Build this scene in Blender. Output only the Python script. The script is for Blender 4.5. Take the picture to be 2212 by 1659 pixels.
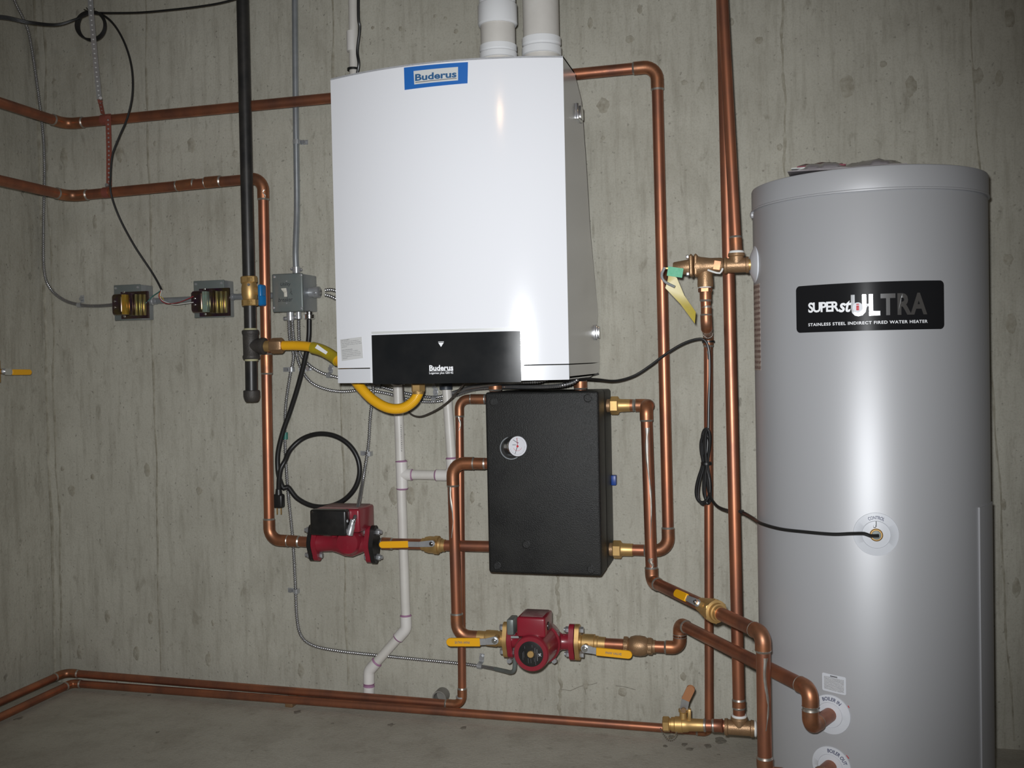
import bpy, bmesh, math, random
from mathutils import Vector, Matrix
random.seed(7)
for o in list(bpy.data.objects): bpy.data.objects.remove(o)
SC = bpy.context.scene
COL = SC.collection
PI = math.pi

# ------------------------------------------------------------------ camera
CX, CY, FPX = 1106.0, 829.5, 2175.0
YAW, PITCH, ROLL = math.radians(14.6), math.radians(-1.38), math.radians(-1.2)
CAMP = Vector((0.0, -2.63, 0.965))
fw = Vector((-math.sin(YAW)*math.cos(PITCH), math.cos(YAW)*math.cos(PITCH), math.sin(PITCH)))
rt0 = Vector((math.cos(YAW), math.sin(YAW), 0)); up0 = rt0.cross(fw)
rt = rt0*math.cos(ROLL) + up0*math.sin(ROLL)
up = up0*math.cos(ROLL) - rt0*math.sin(ROLL)
cam = bpy.data.cameras.new('camera'); camo = bpy.data.objects.new('camera', cam); COL.objects.link(camo)
cam.sensor_width = 36.0; cam.sensor_fit = 'HORIZONTAL'; cam.lens = FPX/2212*36.0; cam.clip_start = 0.05
camo.matrix_world = Matrix.Translation(CAMP) @ Matrix((rt, up, -fw)).transposed().to_4x4()
SC.camera = camo

# ------------------------------------------------------------------ light: camera flash, warm bulb, dim room
SC.view_settings.view_transform = 'Standard'; SC.view_settings.look = 'None'
SC.view_settings.exposure = 0.0; SC.view_settings.gamma = 1.0; SC.view_settings.use_curve_mapping = False
wd = bpy.data.worlds.new('room_ambient'); SC.world = wd; wd.use_nodes = True
wd.node_tree.nodes['Background'].inputs[0].default_value = (1.0, 0.93, 0.85, 1)
wd.node_tree.nodes['Background'].inputs[1].default_value = 0.055
fl = bpy.data.lights.new('camera_flash', 'SPOT'); flo = bpy.data.objects.new('camera_flash', fl); COL.objects.link(flo)
fl.energy = 208; fl.spot_size = math.radians(80); fl.spot_blend = 1.0; fl.shadow_soft_size = 0.018; fl.color = (0.96, 0.98, 1.0)
flo.location = CAMP + up*0.05 - rt*0.025 + fw*0.02
flo.rotation_euler = (-(fw - rt*0.03 - up*0.03)).to_track_quat('Z', 'Y').to_euler()
bl = bpy.data.lights.new('ceiling_bulb', 'POINT'); blo = bpy.data.objects.new('ceiling_bulb', bl); COL.objects.link(blo)
bl.energy = 3.5; bl.shadow_soft_size = 0.03; bl.color = (1.0, 0.62, 0.32); blo.location = (-0.25, -3.38, 2.23)

# ------------------------------------------------------------------ pixel helpers (photo frame 2212 x 1659)
def ray(px, py): return rt*((px-CX)/FPX) - up*((py-CY)/FPX) + fw
def W(px, py, s=0.0):                       # on the plane s metres in front of the back wall
    d = ray(px, py); return CAMP + d*((-s-CAMP.y)/d.y)
def WX(px, py, x):                          # on the plane X = x
    d = ray(px, py); return CAMP + d*((x-CAMP.x)/d.x)
def WZ(px, py, z):                          # on a horizontal plane
    d = ray(px, py); return CAMP + d*((z-CAMP.z)/d.z)
def S_of(px_front, px_back, py):            # standoff of a front edge whose back edge lies on the wall
    return -WX(px_front, py, W(px_back, py, 0).x).y
def M_of(px, p): return px*((p-CAMP).dot(fw))/FPX   # pixels to metres at a point

# ------------------------------------------------------------------ materials
def mat(name, col, met=0.0, rough=0.5, col2=None, scale=12.0, amt=0.6, bump=0.0, bscale=60.0, coat=0.0, stretch=None, spec=0.5, rvar=0.0):
    m = bpy.data.materials.new(name); m.use_nodes = True; nt = m.node_tree; b = nt.nodes['Principled BSDF']
    b.inputs['Base Color'].default_value = (*col, 1); b.inputs['Metallic'].default_value = met; b.inputs['Roughness'].default_value = rough
    b.inputs['Coat Weight'].default_value = coat; b.inputs['Coat Roughness'].default_value = 0.08; b.inputs['Specular IOR Level'].default_value = spec
    tc = nt.nodes.new('ShaderNodeTexCoord'); src = tc.outputs['Object']
    if stretch:
        mp = nt.nodes.new('ShaderNodeMapping'); mp.inputs['Scale'].default_value = stretch; nt.links.new(src, mp.inputs[0]); src = mp.outputs[0]
    if col2:
        n = nt.nodes.new('ShaderNodeTexNoise'); n.inputs['Scale'].default_value = scale; n.inputs['Detail'].default_value = 6; n.inputs['Roughness'].default_value = 0.6
        nt.links.new(src, n.inputs['Vector'])
        r = nt.nodes.new('ShaderNodeMapRange'); r.inputs[1].default_value = 0.35; r.inputs[2].default_value = 0.68; r.inputs[3].default_value = 0; r.inputs[4].default_value = amt
        nt.links.new(n.outputs[0], r.inputs[0])
        mx = nt.nodes.new('ShaderNodeMix'); mx.data_type = 'RGBA'; mx.inputs[6].default_value = (*col, 1); mx.inputs[7].default_value = (*col2, 1)
        nt.links.new(r.outputs[0], mx.inputs[0]); nt.links.new(mx.outputs[2], b.inputs['Base Color'])
        if rvar:
            r2 = nt.nodes.new('ShaderNodeMapRange'); r2.inputs[3].default_value = rough; r2.inputs[4].default_value = rough+rvar
            nt.links.new(n.outputs[0], r2.inputs[0]); nt.links.new(r2.outputs[0], b.inputs['Roughness'])
    if bump:
        n2 = nt.nodes.new('ShaderNodeTexNoise'); n2.inputs['Scale'].default_value = bscale; n2.inputs['Detail'].default_value = 3
        nt.links.new(tc.outputs['Object'], n2.inputs['Vector'])
        bp = nt.nodes.new('ShaderNodeBump'); bp.inputs['Strength'].default_value = bump; bp.inputs['Distance'].default_value = 0.002
        nt.links.new(n2.outputs[0], bp.inputs['Height']); nt.links.new(bp.outputs[0], b.inputs['Normal'])
    return m
MT = {}
MT['copper'] = mat('copper', (0.50, 0.195, 0.105), 0.82, 0.30, (0.25, 0.115, 0.08), 13, 0.95, rvar=0.22, stretch=(1, 1, 0.5))
MT['copper_dull'] = mat('copper_dull', (0.40, 0.15, 0.10), 0.6, 0.5, (0.27, 0.13, 0.10), 14, 0.8, rvar=0.15)
MT['fitting'] = mat('copper_fitting', (0.50, 0.205, 0.10), 0.82, 0.33, (0.25, 0.13, 0.08), 30, 0.9, rvar=0.2)
MT['solder'] = mat('solder', (0.46, 0.44, 0.40), 0.8, 0.38, (0.33, 0.25, 0.19), 60, 0.6)
MT['brass'] = mat('brass', (0.62, 0.40, 0.15), 0.75, 0.36, (0.45, 0.29, 0.13), 30, 0.7, rvar=0.2)
MT['bronze'] = mat('bronze', (0.36, 0.22, 0.115), 0.6, 0.44, (0.25, 0.155, 0.09), 40, 0.7, bump=0.25, bscale=400)
MT['iron'] = mat('black_iron', (0.022, 0.022, 0.022), 0.25, 0.3, (0.05, 0.045, 0.04), 20, 0.6, rvar=0.2)
MT['cast'] = mat('cast_iron', (0.045, 0.042, 0.04), 0.3, 0.55, (0.075, 0.065, 0.055), 40, 0.7, bump=0.4, bscale=300)
MT['dope'] = mat('pipe_dope', (0.42, 0.40, 0.24), 0, 0.7)
MT['teflon'] = mat('thread_tape', (0.72, 0.72, 0.70), 0, 0.6)
MT['zinc'] = mat('galvanized_steel', (0.52, 0.53, 0.54), 0.6, 0.32, (0.36, 0.37, 0.38), 40, 0.6)
MT['emt'] = mat('conduit_steel', (0.34, 0.36, 0.38), 0.55, 0.36, (0.25, 0.27, 0.28), 30, 0.6)
MT['armor'] = mat('armored_steel', (0.40, 0.40, 0.41), 0.85, 0.21, (0.28, 0.28, 0.29), 50, 0.5)
MT['boxgray'] = mat('painted_box_grey', (0.15, 0.175, 0.17), 0.25, 0.42, (0.19, 0.20, 0.185), 30, 0.6)
MT['chrome'] = mat('chrome', (0.75, 0.76, 0.78), 1.0, 0.16)
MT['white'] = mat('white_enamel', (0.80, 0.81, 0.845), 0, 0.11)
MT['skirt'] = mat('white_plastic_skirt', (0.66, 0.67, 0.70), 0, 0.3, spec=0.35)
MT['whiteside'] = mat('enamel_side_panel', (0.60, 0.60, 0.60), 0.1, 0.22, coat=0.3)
MT['seamdark'] = mat('seam_shadow_gap', (0.10, 0.10, 0.11), 0, 0.6)
MT['gloss_black'] = mat('gloss_black', (0.012, 0.013, 0.014), 0, 0.13, (0.02, 0.02, 0.02), 12, 0.8, spec=0.07, rvar=0.12)
MT['print_white'] = mat('white_print', (0.85, 0.86, 0.88), 0, 0.45)
MT['print_black'] = mat('black_print', (0.02, 0.02, 0.025), 0, 0.5)
MT['print_grey'] = mat('grey_print', (0.16, 0.16, 0.17), 0, 0.6)
MT['print_navy'] = mat('navy_print', (0.045, 0.05, 0.11), 0, 0.5)
MT['blue'] = mat('badge_blue', (0.020, 0.135, 0.46), 0, 0.35)
MT['badge_navy'] = mat('badge_letter_blue', (0.03, 0.11, 0.25), 0, 0.4)
MT['badge_pale'] = mat('badge_pale', (0.62, 0.63, 0.62), 0, 0.4)
MT['sticker'] = mat('sticker_grey', (0.60, 0.60, 0.59), 0, 0.55)
MT['sticker_dark'] = mat('grey_sleeve', (0.20, 0.19, 0.17), 0, 0.6)
MT['pvc'] = mat('pvc_white', (0.62, 0.60, 0.56), 0, 0.4, (0.52, 0.49, 0.45), 14, 0.6)
MT['pvc_bright'] = mat('pvc_collar_white', (0.76, 0.77, 0.78), 0, 0.28, coat=0.2)
MT['pvc_fit'] = mat('pvc_fitting', (0.68, 0.66, 0.63), 0, 0.4, (0.60, 0.57, 0.55), 25, 0.5)
MT['primer'] = mat('purple_primer', (0.33, 0.17, 0.28), 0, 0.6)
MT['rubber'] = mat('dark_rubber', (0.035, 0.042, 0.055), 0, 0.45)
MT['foam'] = mat('black_insulation_shell', (0.009, 0.009, 0.009), 0, 0.40, (0.026, 0.026, 0.024), 9, 0.6, bump=0.6, bscale=420, rvar=0.2, spec=0.35)
MT['cord'] = mat('black_cord', (0.012, 0.012, 0.012), 0, 0.4)
MT['cord_brown'] = mat('brown_wire', (0.06, 0.05, 0.042), 0, 0.5)
MT['yellow'] = mat('yellow_hose', (0.78, 0.40, 0.012), 0, 0.34, coat=0.25)
MT['yellow_tag'] = mat('yellow_tag', (0.40, 0.31, 0.015), 0, 0.35, (0.30, 0.22, 0.02), 40, 0.5)
MT['lever'] = mat('yellow_lever', (0.82, 0.40, 0.008), 0, 0.4)
MT['lever_old'] = mat('faded_orange_lever', (0.42, 0.19, 0.09), 0, 0.5)
MT['green_tag'] = mat('green_tag', (0.05, 0.36, 0.19), 0, 0.5, (0.16, 0.48, 0.30), 120, 0.5)
MT['blue_lever'] = mat('blue_lever', (0.01, 0.16, 0.42), 0, 0.3)
MT['blue_cap'] = mat('blue_cap', (0.01, 0.05, 0.25), 0, 0.4)
MT['red'] = mat('pump_red', (0.235, 0.012, 0.025), 0, 0.34, (0.20, 0.02, 0.03), 20, 0.6, coat=0.25)
MT['red_dusty'] = mat('pump_dust', (0.30, 0.20, 0.18), 0, 0.7, (0.20, 0.06, 0.07), 30, 0.9)
MT['pumpblack'] = mat('pump_black', (0.010, 0.010, 0.010), 0, 0.28, (0.022, 0.02, 0.018), 30, 0.7, rvar=0.15)
MT['bolt'] = mat('bolt_steel', (0.48, 0.49, 0.51), 0.75, 0.36)
MT['tank'] = mat('silver_tank_jacket', (0.43, 0.435, 0.45), 0.22, 0.46, spec=0.45)
MT['plate_black'] = mat('nameplate_black', (0.012, 0.012, 0.013), 0, 0.28, spec=0.05)
MT['esc'] = mat('white_plastic', (0.62, 0.64, 0.68), 0, 0.45)
MT['red_print'] = mat('red_print', (0.55, 0.03, 0.04), 0, 0.5)
MT['bag'] = mat('clear_plastic_bag', (0.33, 0.31, 0.32), 0.15, 0.2, (0.20, 0.17, 0.18), 18, 0.8, coat=0.6, bump=0.6, bscale=40)
MT['bag_red'] = mat('red_booklet', (0.22, 0.035, 0.06), 0, 0.4)
MT['bag_paper'] = mat('white_paper', (0.66, 0.68, 0.66), 0, 0.4)
MT['dichro'] = mat('yellow_zinc_plate', (0.62, 0.50, 0.20), 0.9, 0.28, (0.35, 0.42, 0.30), 50, 0.7)
MT['dichro_dark'] = mat('dark_iridescent_plate', (0.10, 0.05, 0.10), 0.85, 0.22, (0.16, 0.13, 0.04), 28, 0.8)
MT['gold'] = mat('amber_lamination', (0.75, 0.42, 0.06), 0.75, 0.28, (0.5, 0.5, 0.12), 90, 0.5)
MT['cyan'] = mat('pale_teal_lamination', (0.45, 0.66, 0.58), 0.75, 0.28, (0.5, 0.42, 0.28), 90, 0.5)
MT['strap_copper'] = mat('copper_strap', (0.36, 0.11, 0.08), 0.5, 0.45, (0.26, 0.09, 0.07), 30, 0.6)
MT['w_red'] = mat('red_wire', (0.30, 0.02, 0.03), 0, 0.45)
MT['w_white'] = mat('white_wire', (0.65, 0.65, 0.62), 0, 0.45)
MT['w_green'] = mat('green_wire', (0.03, 0.16, 0.13), 0, 0.45)
MT['w_yellow'] = mat('yellow_wire', (0.5, 0.34, 0.05), 0, 0.45)
MT['ivory'] = mat('ivory_switch', (0.62, 0.60, 0.52), 0, 0.35)
MT['dial'] = mat('dial_white', (0.70, 0.70, 0.74), 0, 0.4)
MT['dirt'] = mat('dark_grit', (0.15, 0.135, 0.11), 0, 0.9, (0.28, 0.26, 0.21), 90, 0.9)
MT['patch'] = mat('tie_patch', (0.26, 0.238, 0.185), 0, 0.9, (0.38, 0.365, 0.305), 60, 0.9, bump=0.9, bscale=140)
MT['ridge'] = mat('form_seam_ridge', (0.23, 0.21, 0.16), 0, 0.9, (0.40, 0.385, 0.32), 30, 0.9, bump=0.6, bscale=120)

def concrete(name, a, b, dark, holes=True, streak=(9, 9, 0.9)):
    m = bpy.data.materials.new(name); m.use_nodes = True; nt = m.node_tree; L = nt.links; bs = nt.nodes['Principled BSDF']
    bs.inputs['Roughness'].default_value = 0.82; bs.inputs['Specular IOR Level'].default_value = 0.25
    tc = nt.nodes.new('ShaderNodeTexCoord')
    def noise(scale, det=6, rough=0.6, st=None, dist=0.0):
        n = nt.nodes.new('ShaderNodeTexNoise'); n.inputs['Scale'].default_value = scale; n.inputs['Detail'].default_value = det
        n.inputs['Roughness'].default_value = rough; n.inputs['Distortion'].default_value = dist
        if st:
            mp = nt.nodes.new('ShaderNodeMapping'); mp.inputs['Scale'].default_value = st; L.new(tc.outputs['Object'], mp.inputs[0]); L.new(mp.outputs[0], n.inputs['Vector'])
        else: L.new(tc.outputs['Object'], n.inputs['Vector'])
        return n.outputs[0]
    def rng(v, i0, i1, o0=0.0, o1=1.0):
        r = nt.nodes.new('ShaderNodeMapRange'); r.inputs[1].default_value = i0; r.inputs[2].default_value = i1; r.inputs[3].default_value = o0; r.inputs[4].default_value = o1
        L.new(v, r.inputs[0]); return r.outputs[0]
    def mix(f, c1, c2):
        x = nt.nodes.new('ShaderNodeMix'); x.data_type = 'RGBA'; L.new(f, x.inputs[0])
        for k, c in ((6, c1), (7, c2)):
            if isinstance(c, tuple): x.inputs[k].default_value = (*c, 1)
            else: L.new(c, x.inputs[k])
        return x.outputs[2]
    def mul(v, w):
        x = nt.nodes.new('ShaderNodeMath'); x.operation = 'MULTIPLY'; L.new(v, x.inputs[0])
        if isinstance(w, float): x.inputs[1].default_value = w
        else: L.new(w, x.inputs[1])
        return x.outputs[0]
    c = mix(rng(noise(2.2, 8, 0.65), 0.36, 0.66), a, b)
    c = mix(rng(noise(5.0, 8, 0.7, streak), 0.49, 0.76, 0, 0.60), c, dark)
    c = mix(rng(noise(2.6, 5, 0.75, (1, 1, 0.5), 0.6), 0.54, 0.72, 0, 0.35), c, dark)
    c = mix(rng(noise(11, 7, 0.75, (1.6, 1.6, 0.5)), 0.55, 0.75, 0, 0.4), c, dark)
    c = mix(rng(noise(55, 5, 0.7), 0.56, 0.75, 0, 0.42), c, dark)
    c = mix(rng(noise(26, 4, 0.6, (1, 1, 0.45), 0.4), 0.63, 0.72, 0, 0.5), c, dark)
    c = mix(rng(noise(210, 3, 0.7), 0.48, 0.72, 0, 0.30), c, dark)
    height = noise(120, 4, 0.6)
    if holes:
        for sc, r0, thr, stz, k in ((13, 0.05, 0.88, 0.6, 0.5), (40, 0.075, 0.88, 0.75, 0.34), (95, 0.12, 0.80, 0.9, 0.42)):
            mp = nt.nodes.new('ShaderNodeMapping'); mp.inputs['Scale'].default_value = (1, 1, stz); L.new(tc.outputs['Object'], mp.inputs[0])
            ds = nt.nodes.new('ShaderNodeTexNoise'); ds.inputs['Scale'].default_value = 60; L.new(tc.outputs['Object'], ds.inputs['Vector'])
            ad = nt.nodes.new('ShaderNodeVectorMath'); ad.operation = 'MULTIPLY_ADD'; ad.inputs[1].default_value = (0.018, 0.018, 0.018)
            L.new(ds.outputs['Color'], ad.inputs[0]); L.new(mp.outputs[0], ad.inputs[2])
            v = nt.nodes.new('ShaderNodeTexVoronoi'); v.inputs['Scale'].default_value = sc; L.new(ad.outputs[0], v.inputs['Vector'])
            sp = nt.nodes.new('ShaderNodeSeparateColor'); L.new(v.outputs['Color'], sp.inputs[0])
            h = mul(rng(v.outputs['Distance'], r0, r0*2.2, 1, 0), rng(sp.outputs[0], thr, thr+0.12))
            c = mix(mul(h, k), c, tuple(x*0.55 for x in dark))
            mm = nt.nodes.new('ShaderNodeMath'); mm.operation = 'SUBTRACT'; L.new(height, mm.inputs[0]); L.new(mul(h, 2.0), mm.inputs[1]); height = mm.outputs[0]
    L.new(c, bs.inputs['Base Color'])
    bp = nt.nodes.new('ShaderNodeBump'); bp.inputs['Strength'].default_value = 0.35; bp.inputs['Distance'].default_value = 0.003
    L.new(height, bp.inputs['Height']); L.new(bp.outputs[0], bs.inputs['Normal'])
    return m
MT['wall'] = concrete('poured_concrete', (0.455, 0.44, 0.375), (0.36, 0.345, 0.29), (0.20, 0.182, 0.14))
MT['floor'] = concrete('concrete_slab', (0.46, 0.44, 0.375), (0.38, 0.355, 0.30), (0.26, 0.235, 0.19), holes=False, streak=(1.5, 1.5, 1.5))

# ------------------------------------------------------------------ mesh helpers
OFF = {}
def finish(bm, name, sharp=38):
    bmesh.ops.recalc_face_normals(bm, faces=bm.faces)
    for f in bm.faces: f.smooth = True
    lim = math.radians(sharp)
    for e in bm.edges:
        if len(e.link_faces) == 2 and e.calc_face_angle(0) > lim: e.smooth = False
    me = bpy.data.meshes.new(name); bm.to_mesh(me); bm.free(); return me
def obj(name, bm, m, parent=None, label=None, sharp=38, loc=None):
    if parent is not None: off = OFF[parent.name]
    elif loc is not None: off = Vector(loc)
    else:
        vs = [v.co for v in bm.verts]
        off = Vector(((min(v.x for v in vs)+max(v.x for v in vs))/2, (min(v.y for v in vs)+max(v.y for v in vs))/2, min(v.z for v in vs)))
    bmesh.ops.translate(bm, verts=bm.verts, vec=-off)
    o = bpy.data.objects.new(name, finish(bm, name, sharp)); COL.objects.link(o)
    o.data.materials.append(MT[m] if isinstance(m, str) else m)
    if parent is not None: o.parent = parent
    else: o.location = off
    OFF[o.name] = off
    if label: o['label'] = label
    return o
def thing(name, label, cat, loc, group=None):
    o = bpy.data.objects.new(name, None); COL.objects.link(o); o.empty_display_size = 0.05
    o.location = loc; OFF[o.name] = Vector(loc); o['label'] = label; o['category'] = cat
    if group: o['group'] = group
    return o
def tag(o, label, cat, group=None):
    o['label'] = label; o['category'] = cat
    if group: o['group'] = group
    return o
def struct(name, bm, m):
    o = obj(name, bm, m, loc=(0, 0, 0)); o['kind'] = 'structure'; return o
def NB(): return bmesh.new()
def frame(t):
    t = t.normalized(); a = Vector((0, 0, 1)) if abs(t.z) < 0.9 else Vector((1, 0, 0))
    u = a.cross(t).normalized(); return u, t.cross(u).normalized()
def sweep(bm, pts, r, n=16, cap=True):
    pts = [Vector(p) for p in pts]; k = len(pts); rs = r if isinstance(r, (list, tuple)) else [r]*k
    T = [(pts[min(i+1, k-1)]-pts[max(i-1, 0)]).normalized() for i in range(k)]
    u, v = frame(T[0]); rings = []
    for i in range(k):
        if i:
            q = T[i-1].rotation_difference(T[i]); u = q @ u
            u = (u - T[i]*u.dot(T[i])).normalized(); v = T[i].cross(u)
        rings.append([bm.verts.new(pts[i] + (u*math.cos(2*PI*j/n) + v*math.sin(2*PI*j/n))*rs[i]) for j in range(n)])
    for i in range(k-1):
        for j in range(n):
            bm.faces.new((rings[i][j], rings[i][(j+1) % n], rings[i+1][(j+1) % n], rings[i+1][j]))
    if cap:
        bm.faces.new(rings[0][::-1]); bm.faces.new(rings[-1])
    return bm
def lathe(bm, org, axis, prof, n=24, cap=True, rot=0.0):
    """prof: list of (distance along axis, radius)"""
    org = Vector(org); axis = Vector(axis).normalized(); u, v = frame(axis); rings = []
    for a, r in prof:
        rings.append([bm.verts.new(org + axis*a + (u*math.cos(2*PI*j/n+rot) + v*math.sin(2*PI*j/n+rot))*max(r, 1e-5)) for j in range(n)])
    for i in range(len(prof)-1):
        for j in range(n):
            bm.faces.new((rings[i][j], rings[i][(j+1) % n], rings[i+1][(j+1) % n], rings[i+1][j]))
    if cap:
        bm.faces.new(rings[0][::-1]); bm.faces.new(rings[-1])
    return bm
def cyl(bm, a, b, r, n=16, r2=None):
    a, b = Vector(a), Vector(b); return lathe(bm, a, b-a, [(0, r), ((b-a).length, r if r2 is None else r2)], n)
def box(bm, c, ax, ay, az, sx, sy, sz, bev=0.0, seg=2):
    c = Vector(c); M = Matrix.Translation(c) @ Matrix((Vector(ax)*sx, Vector(ay)*sy, Vector(az)*sz)).transposed().to_4x4()
    g = bmesh.ops.create_cube(bm, size=1.0, matrix=M)
    if bev:
        es = list({e for v in g['verts'] for e in v.link_edges})
        bmesh.ops.bevel(bm, geom=es, offset=bev, segments=seg, profile=0.5, affect='EDGES')
    return bm
X, Y, Z = Vector((1, 0, 0)), Vector((0, 1, 0)), Vector((0, 0, 1))
def abox(bm, x0, x1, y0, y1, z0, z1, bev=0.0, seg=2):
    return box(bm, ((x0+x1)/2, (y0+y1)/2, (z0+z1)/2), X, Y, Z, abs(x1-x0), abs(y1-y0), abs(z1-z0), bev, seg)
def prism(bm, poly, d):
    """closed polygon of Vectors extruded by vector d"""
    a = [bm.verts.new(p) for p in poly]; b = [bm.verts.new(Vector(p)+d) for p in poly]; n = len(a)
    bm.faces.new(a[::-1]); bm.faces.new(b)
    for i in range(n): bm.faces.new((a[i], a[(i+1) % n], b[(i+1) % n], b[i]))
    return bm
def plate(bm, p0, p1, w, nrm, t, r0=False, r1=False, w1=None):
    """flat bar p0-p1 of width w (w1 at the end), thickness t along nrm, rounded ends on demand"""
    p0, p1 = Vector(p0), Vector(p1); d = (p1-p0).normalized(); nrm = (Vector(nrm) - d*Vector(nrm).dot(d)).normalized(); s = nrm.cross(d)
    w1 = w if w1 is None else w1; poly = []
    if r0: poly += [p0 + (s*math.cos(a) - d*math.sin(a))*w/2 for a in [PI*k/8 for k in range(9)]]
    else: poly += [p0 + s*w/2, p0 - s*w/2]
    if r1: poly += [p1 + (-s*math.cos(a) + d*math.sin(a))*w1/2 for a in [PI*k/8 for k in range(9)]]
    else: poly += [p1 - s*w1/2, p1 + s*w1/2]
    return prism(bm, [q - nrm*t/2 for q in poly], nrm*t)
def catmull(pts, step=0.006):
    P = [Vector(p) for p in pts]; P = [P[0]*2-P[1]] + P + [P[-1]*2-P[-2]]; out = []
    for i in range(1, len(P)-2):
        n = max(2, int((P[i+1]-P[i]).length/step))
        for k in range(n):
            t = k/n; a, b, c, d = P[i-1], P[i], P[i+1], P[i+2]
            out.append(0.5*((2*b) + (c-a)*t + (2*a-5*b+4*c-d)*t*t + (3*b-a-3*c+d)*t**3))
    out.append(P[-2]); return out
def even(pts, step):
    L = [0.0]
    for i in range(1, len(pts)): L.append(L[-1] + (pts[i]-pts[i-1]).length)
    n = max(2, int(L[-1]/step)); out = []; j = 0
    for k in range(n+1):
        t = L[-1]*k/n
        while j < len(L)-2 and L[j+1] < t: j += 1
        f = (t-L[j])/max(1e-9, L[j+1]-L[j]); out.append(pts[j].lerp(pts[j+1], min(1, f)))
    return out
def cable(bm, pts, r, n=8): return sweep(bm, catmull(pts), r, n)
def ribbed(bm, pts, r, pitch=0.0062, depth=0.3, n=9):
    q = even(catmull(pts, 0.004), pitch/4); pat = (1.0, 1.0, 1-depth, 1-depth)
    return sweep(bm, q, [r*pat[i % 4] for i in range(len(q))], n)
def textbm(s, w, h, mapf, bold=0.0, shear=0.0, spacing=1.0, cuts=0):
    """lettering fitted into a w x h rectangle (u 0..w, v 0..h) and mapped to 3D"""
    cu = bpy.data.curves.new('lettering', 'FONT'); cu.body = s; cu.offset = bold; cu.shear = shear; cu.space_character = spacing; cu.resolution_u = 3
    to = bpy.data.objects.new('lettering', cu); me = bpy.data.meshes.new_from_object(to)
    bm = NB(); bm.from_mesh(me)
    bpy.data.meshes.remove(me); bpy.data.objects.remove(to); bpy.data.curves.remove(cu)
    if cuts: bmesh.ops.subdivide_edges(bm, edges=bm.edges, cuts=cuts, use_grid_fill=True)
    xs = [v.co.x for v in bm.verts]; ys = [v.co.y for v in bm.verts]; x0, x1, y0, y1 = min(xs), max(xs), min(ys), max(ys)
    for v in bm.verts: v.co = mapf((v.co.x-x0)/(x1-x0)*w, (v.co.y-y0)/(y1-y0)*h)
    return bm
def quadmap(TL, TR, BL, off=Vector((0, 0, 0))):
    """(u,v) in metres from the bottom left corner of a flat sheet"""
    ux = (TR-TL).normalized(); vz = (TL-BL).normalized()
    return lambda u, v: BL + ux*u + vz*v + off

# --------- plumbing helpers
def elbow(parent, A, P, B, r, m='fitting', ring='solder', bend=2.3, sock=1.7, name='elbow', k=1.14):
    """fitting around the corner P between the directions to A and B; returns the two socket ends"""
    da, db = (A-P).normalized(), (B-P).normalized(); ang = PI - da.angle(db)
    R = bend*r; d = R*math.tan(ang/2); s = sock*r
    pa, pb = P + da*d, P + db*d; pts = [pa + da*s, pa + da*s*0.5]
    nb = max(3, int(ang/0.2))
    for i in range(nb+1):
        t = i/nb; pts.append((pa*(1-t)**2 + P*2*t*(1-t)*0.98 + P*0.0 + pb*t*t) if False else None)
    pts = pts[:2]
    bis = (da+db); ctr = P + bis.normalized()*(R/math.cos(ang/2)) if bis.length > 1e-6 else P
    v0 = pa-ctr; v1 = pb-ctr; ax = v0.cross(v1)
    if ax.length > 1e-9:
        for i in range(nb+1): pts.append(ctr + Matrix.Rotation(ang*i/nb, 3, ax.normalized()) @ v0)
    pts += [pb + db*s*0.5, pb + db*s]
    e = obj(name, sweep(NB(), pts, r*k, 16), m, parent)
    if ring:
        for q, dd in ((pts[0], da), (pts[-1], db)):
            obj('solder_ring' if ring == 'solder' else 'joint_ring', lathe(NB(), q - dd*0.0012, dd, [(0, r*k*1.0), (0.0008, r*k*1.035), (0.0026, r*k*0.98), (0.005, r*1.012)], 16), ring, e)
    return pts[0], pts[-1]
def run(parent, pts, r, m='copper', fit='fitting', ring='solder', bend=2.3, sock=1.7, name='pipe', n=18, k=1.14):
    pts = [Vector(p) for p in pts]; start = pts[0]
    for i in range(1, len(pts)-1):
        a, b = elbow(parent, pts[i-1], pts[i], pts[i+1], r, fit, ring, bend, sock, k=k)
        d = (pts[i]-start).normalized()
        obj(name, cyl(NB(), start, a + d*0.004, r, n), m, parent); start = b - (pts[i+1]-pts[i]).normalized()*0.004
    obj(name, cyl(NB(), start, pts[-1], r, n), m, parent)
def collar(parent, a, b, r, m='fitting', ring='solder', name='coupling', k=1.13):
    a, b = Vector(a), Vector(b); c = obj(name, cyl(NB(), a, b, r*k, 18), m, parent)
    if ring:
        for q, d in ((a, (a-b).normalized()), (b, (b-a).normalized())):
            obj('solder_ring' if ring == 'solder' else 'joint_ring', lathe(NB(), q - d*0.001, d, [(0, r*k), (0.001, r*k*1.03), (0.003, r*k*0.98), (0.005, r*1.01)], 16), ring, c)
    return c
def drip(parent, p0, p1, r, w=0.006, side=0.0):
    """a run of spilled solder on the side of a pipe that faces the room"""
    p0, p1 = Vector(p0), Vector(p1); d = (p1-p0).normalized(); n = (Vector((0.2, -1, 0.1)) - d*Vector((0.2, -1, 0.1)).dot(d)).normalized(); s = d.cross(n)
    bm = NB(); L = []; K = 14
    for i in range(K+1):
        t = i/K; c = p0.lerp(p1, t); ww = 0.62*w*(1.2-0.9*t)*(0.6+0.7*random.random()); a0 = side + 0.25*math.sin(t*7)
        row = []
        for j in range(4):
            a = a0 + (j/3-0.5)*2*ww/r; rr = r*1.012 + (0.0008 if j in (1, 2) else 0.0)
            row.append(bm.verts.new(c + (n*math.cos(a) + s*math.sin(a))*rr))
        L.append(row)
    for i in range(K):
        for j in range(3): bm.faces.new((L[i][j], L[i][j+1], L[i+1][j+1], L[i+1][j]))
    obj('solder_run', bm, 'solder', parent)
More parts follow.
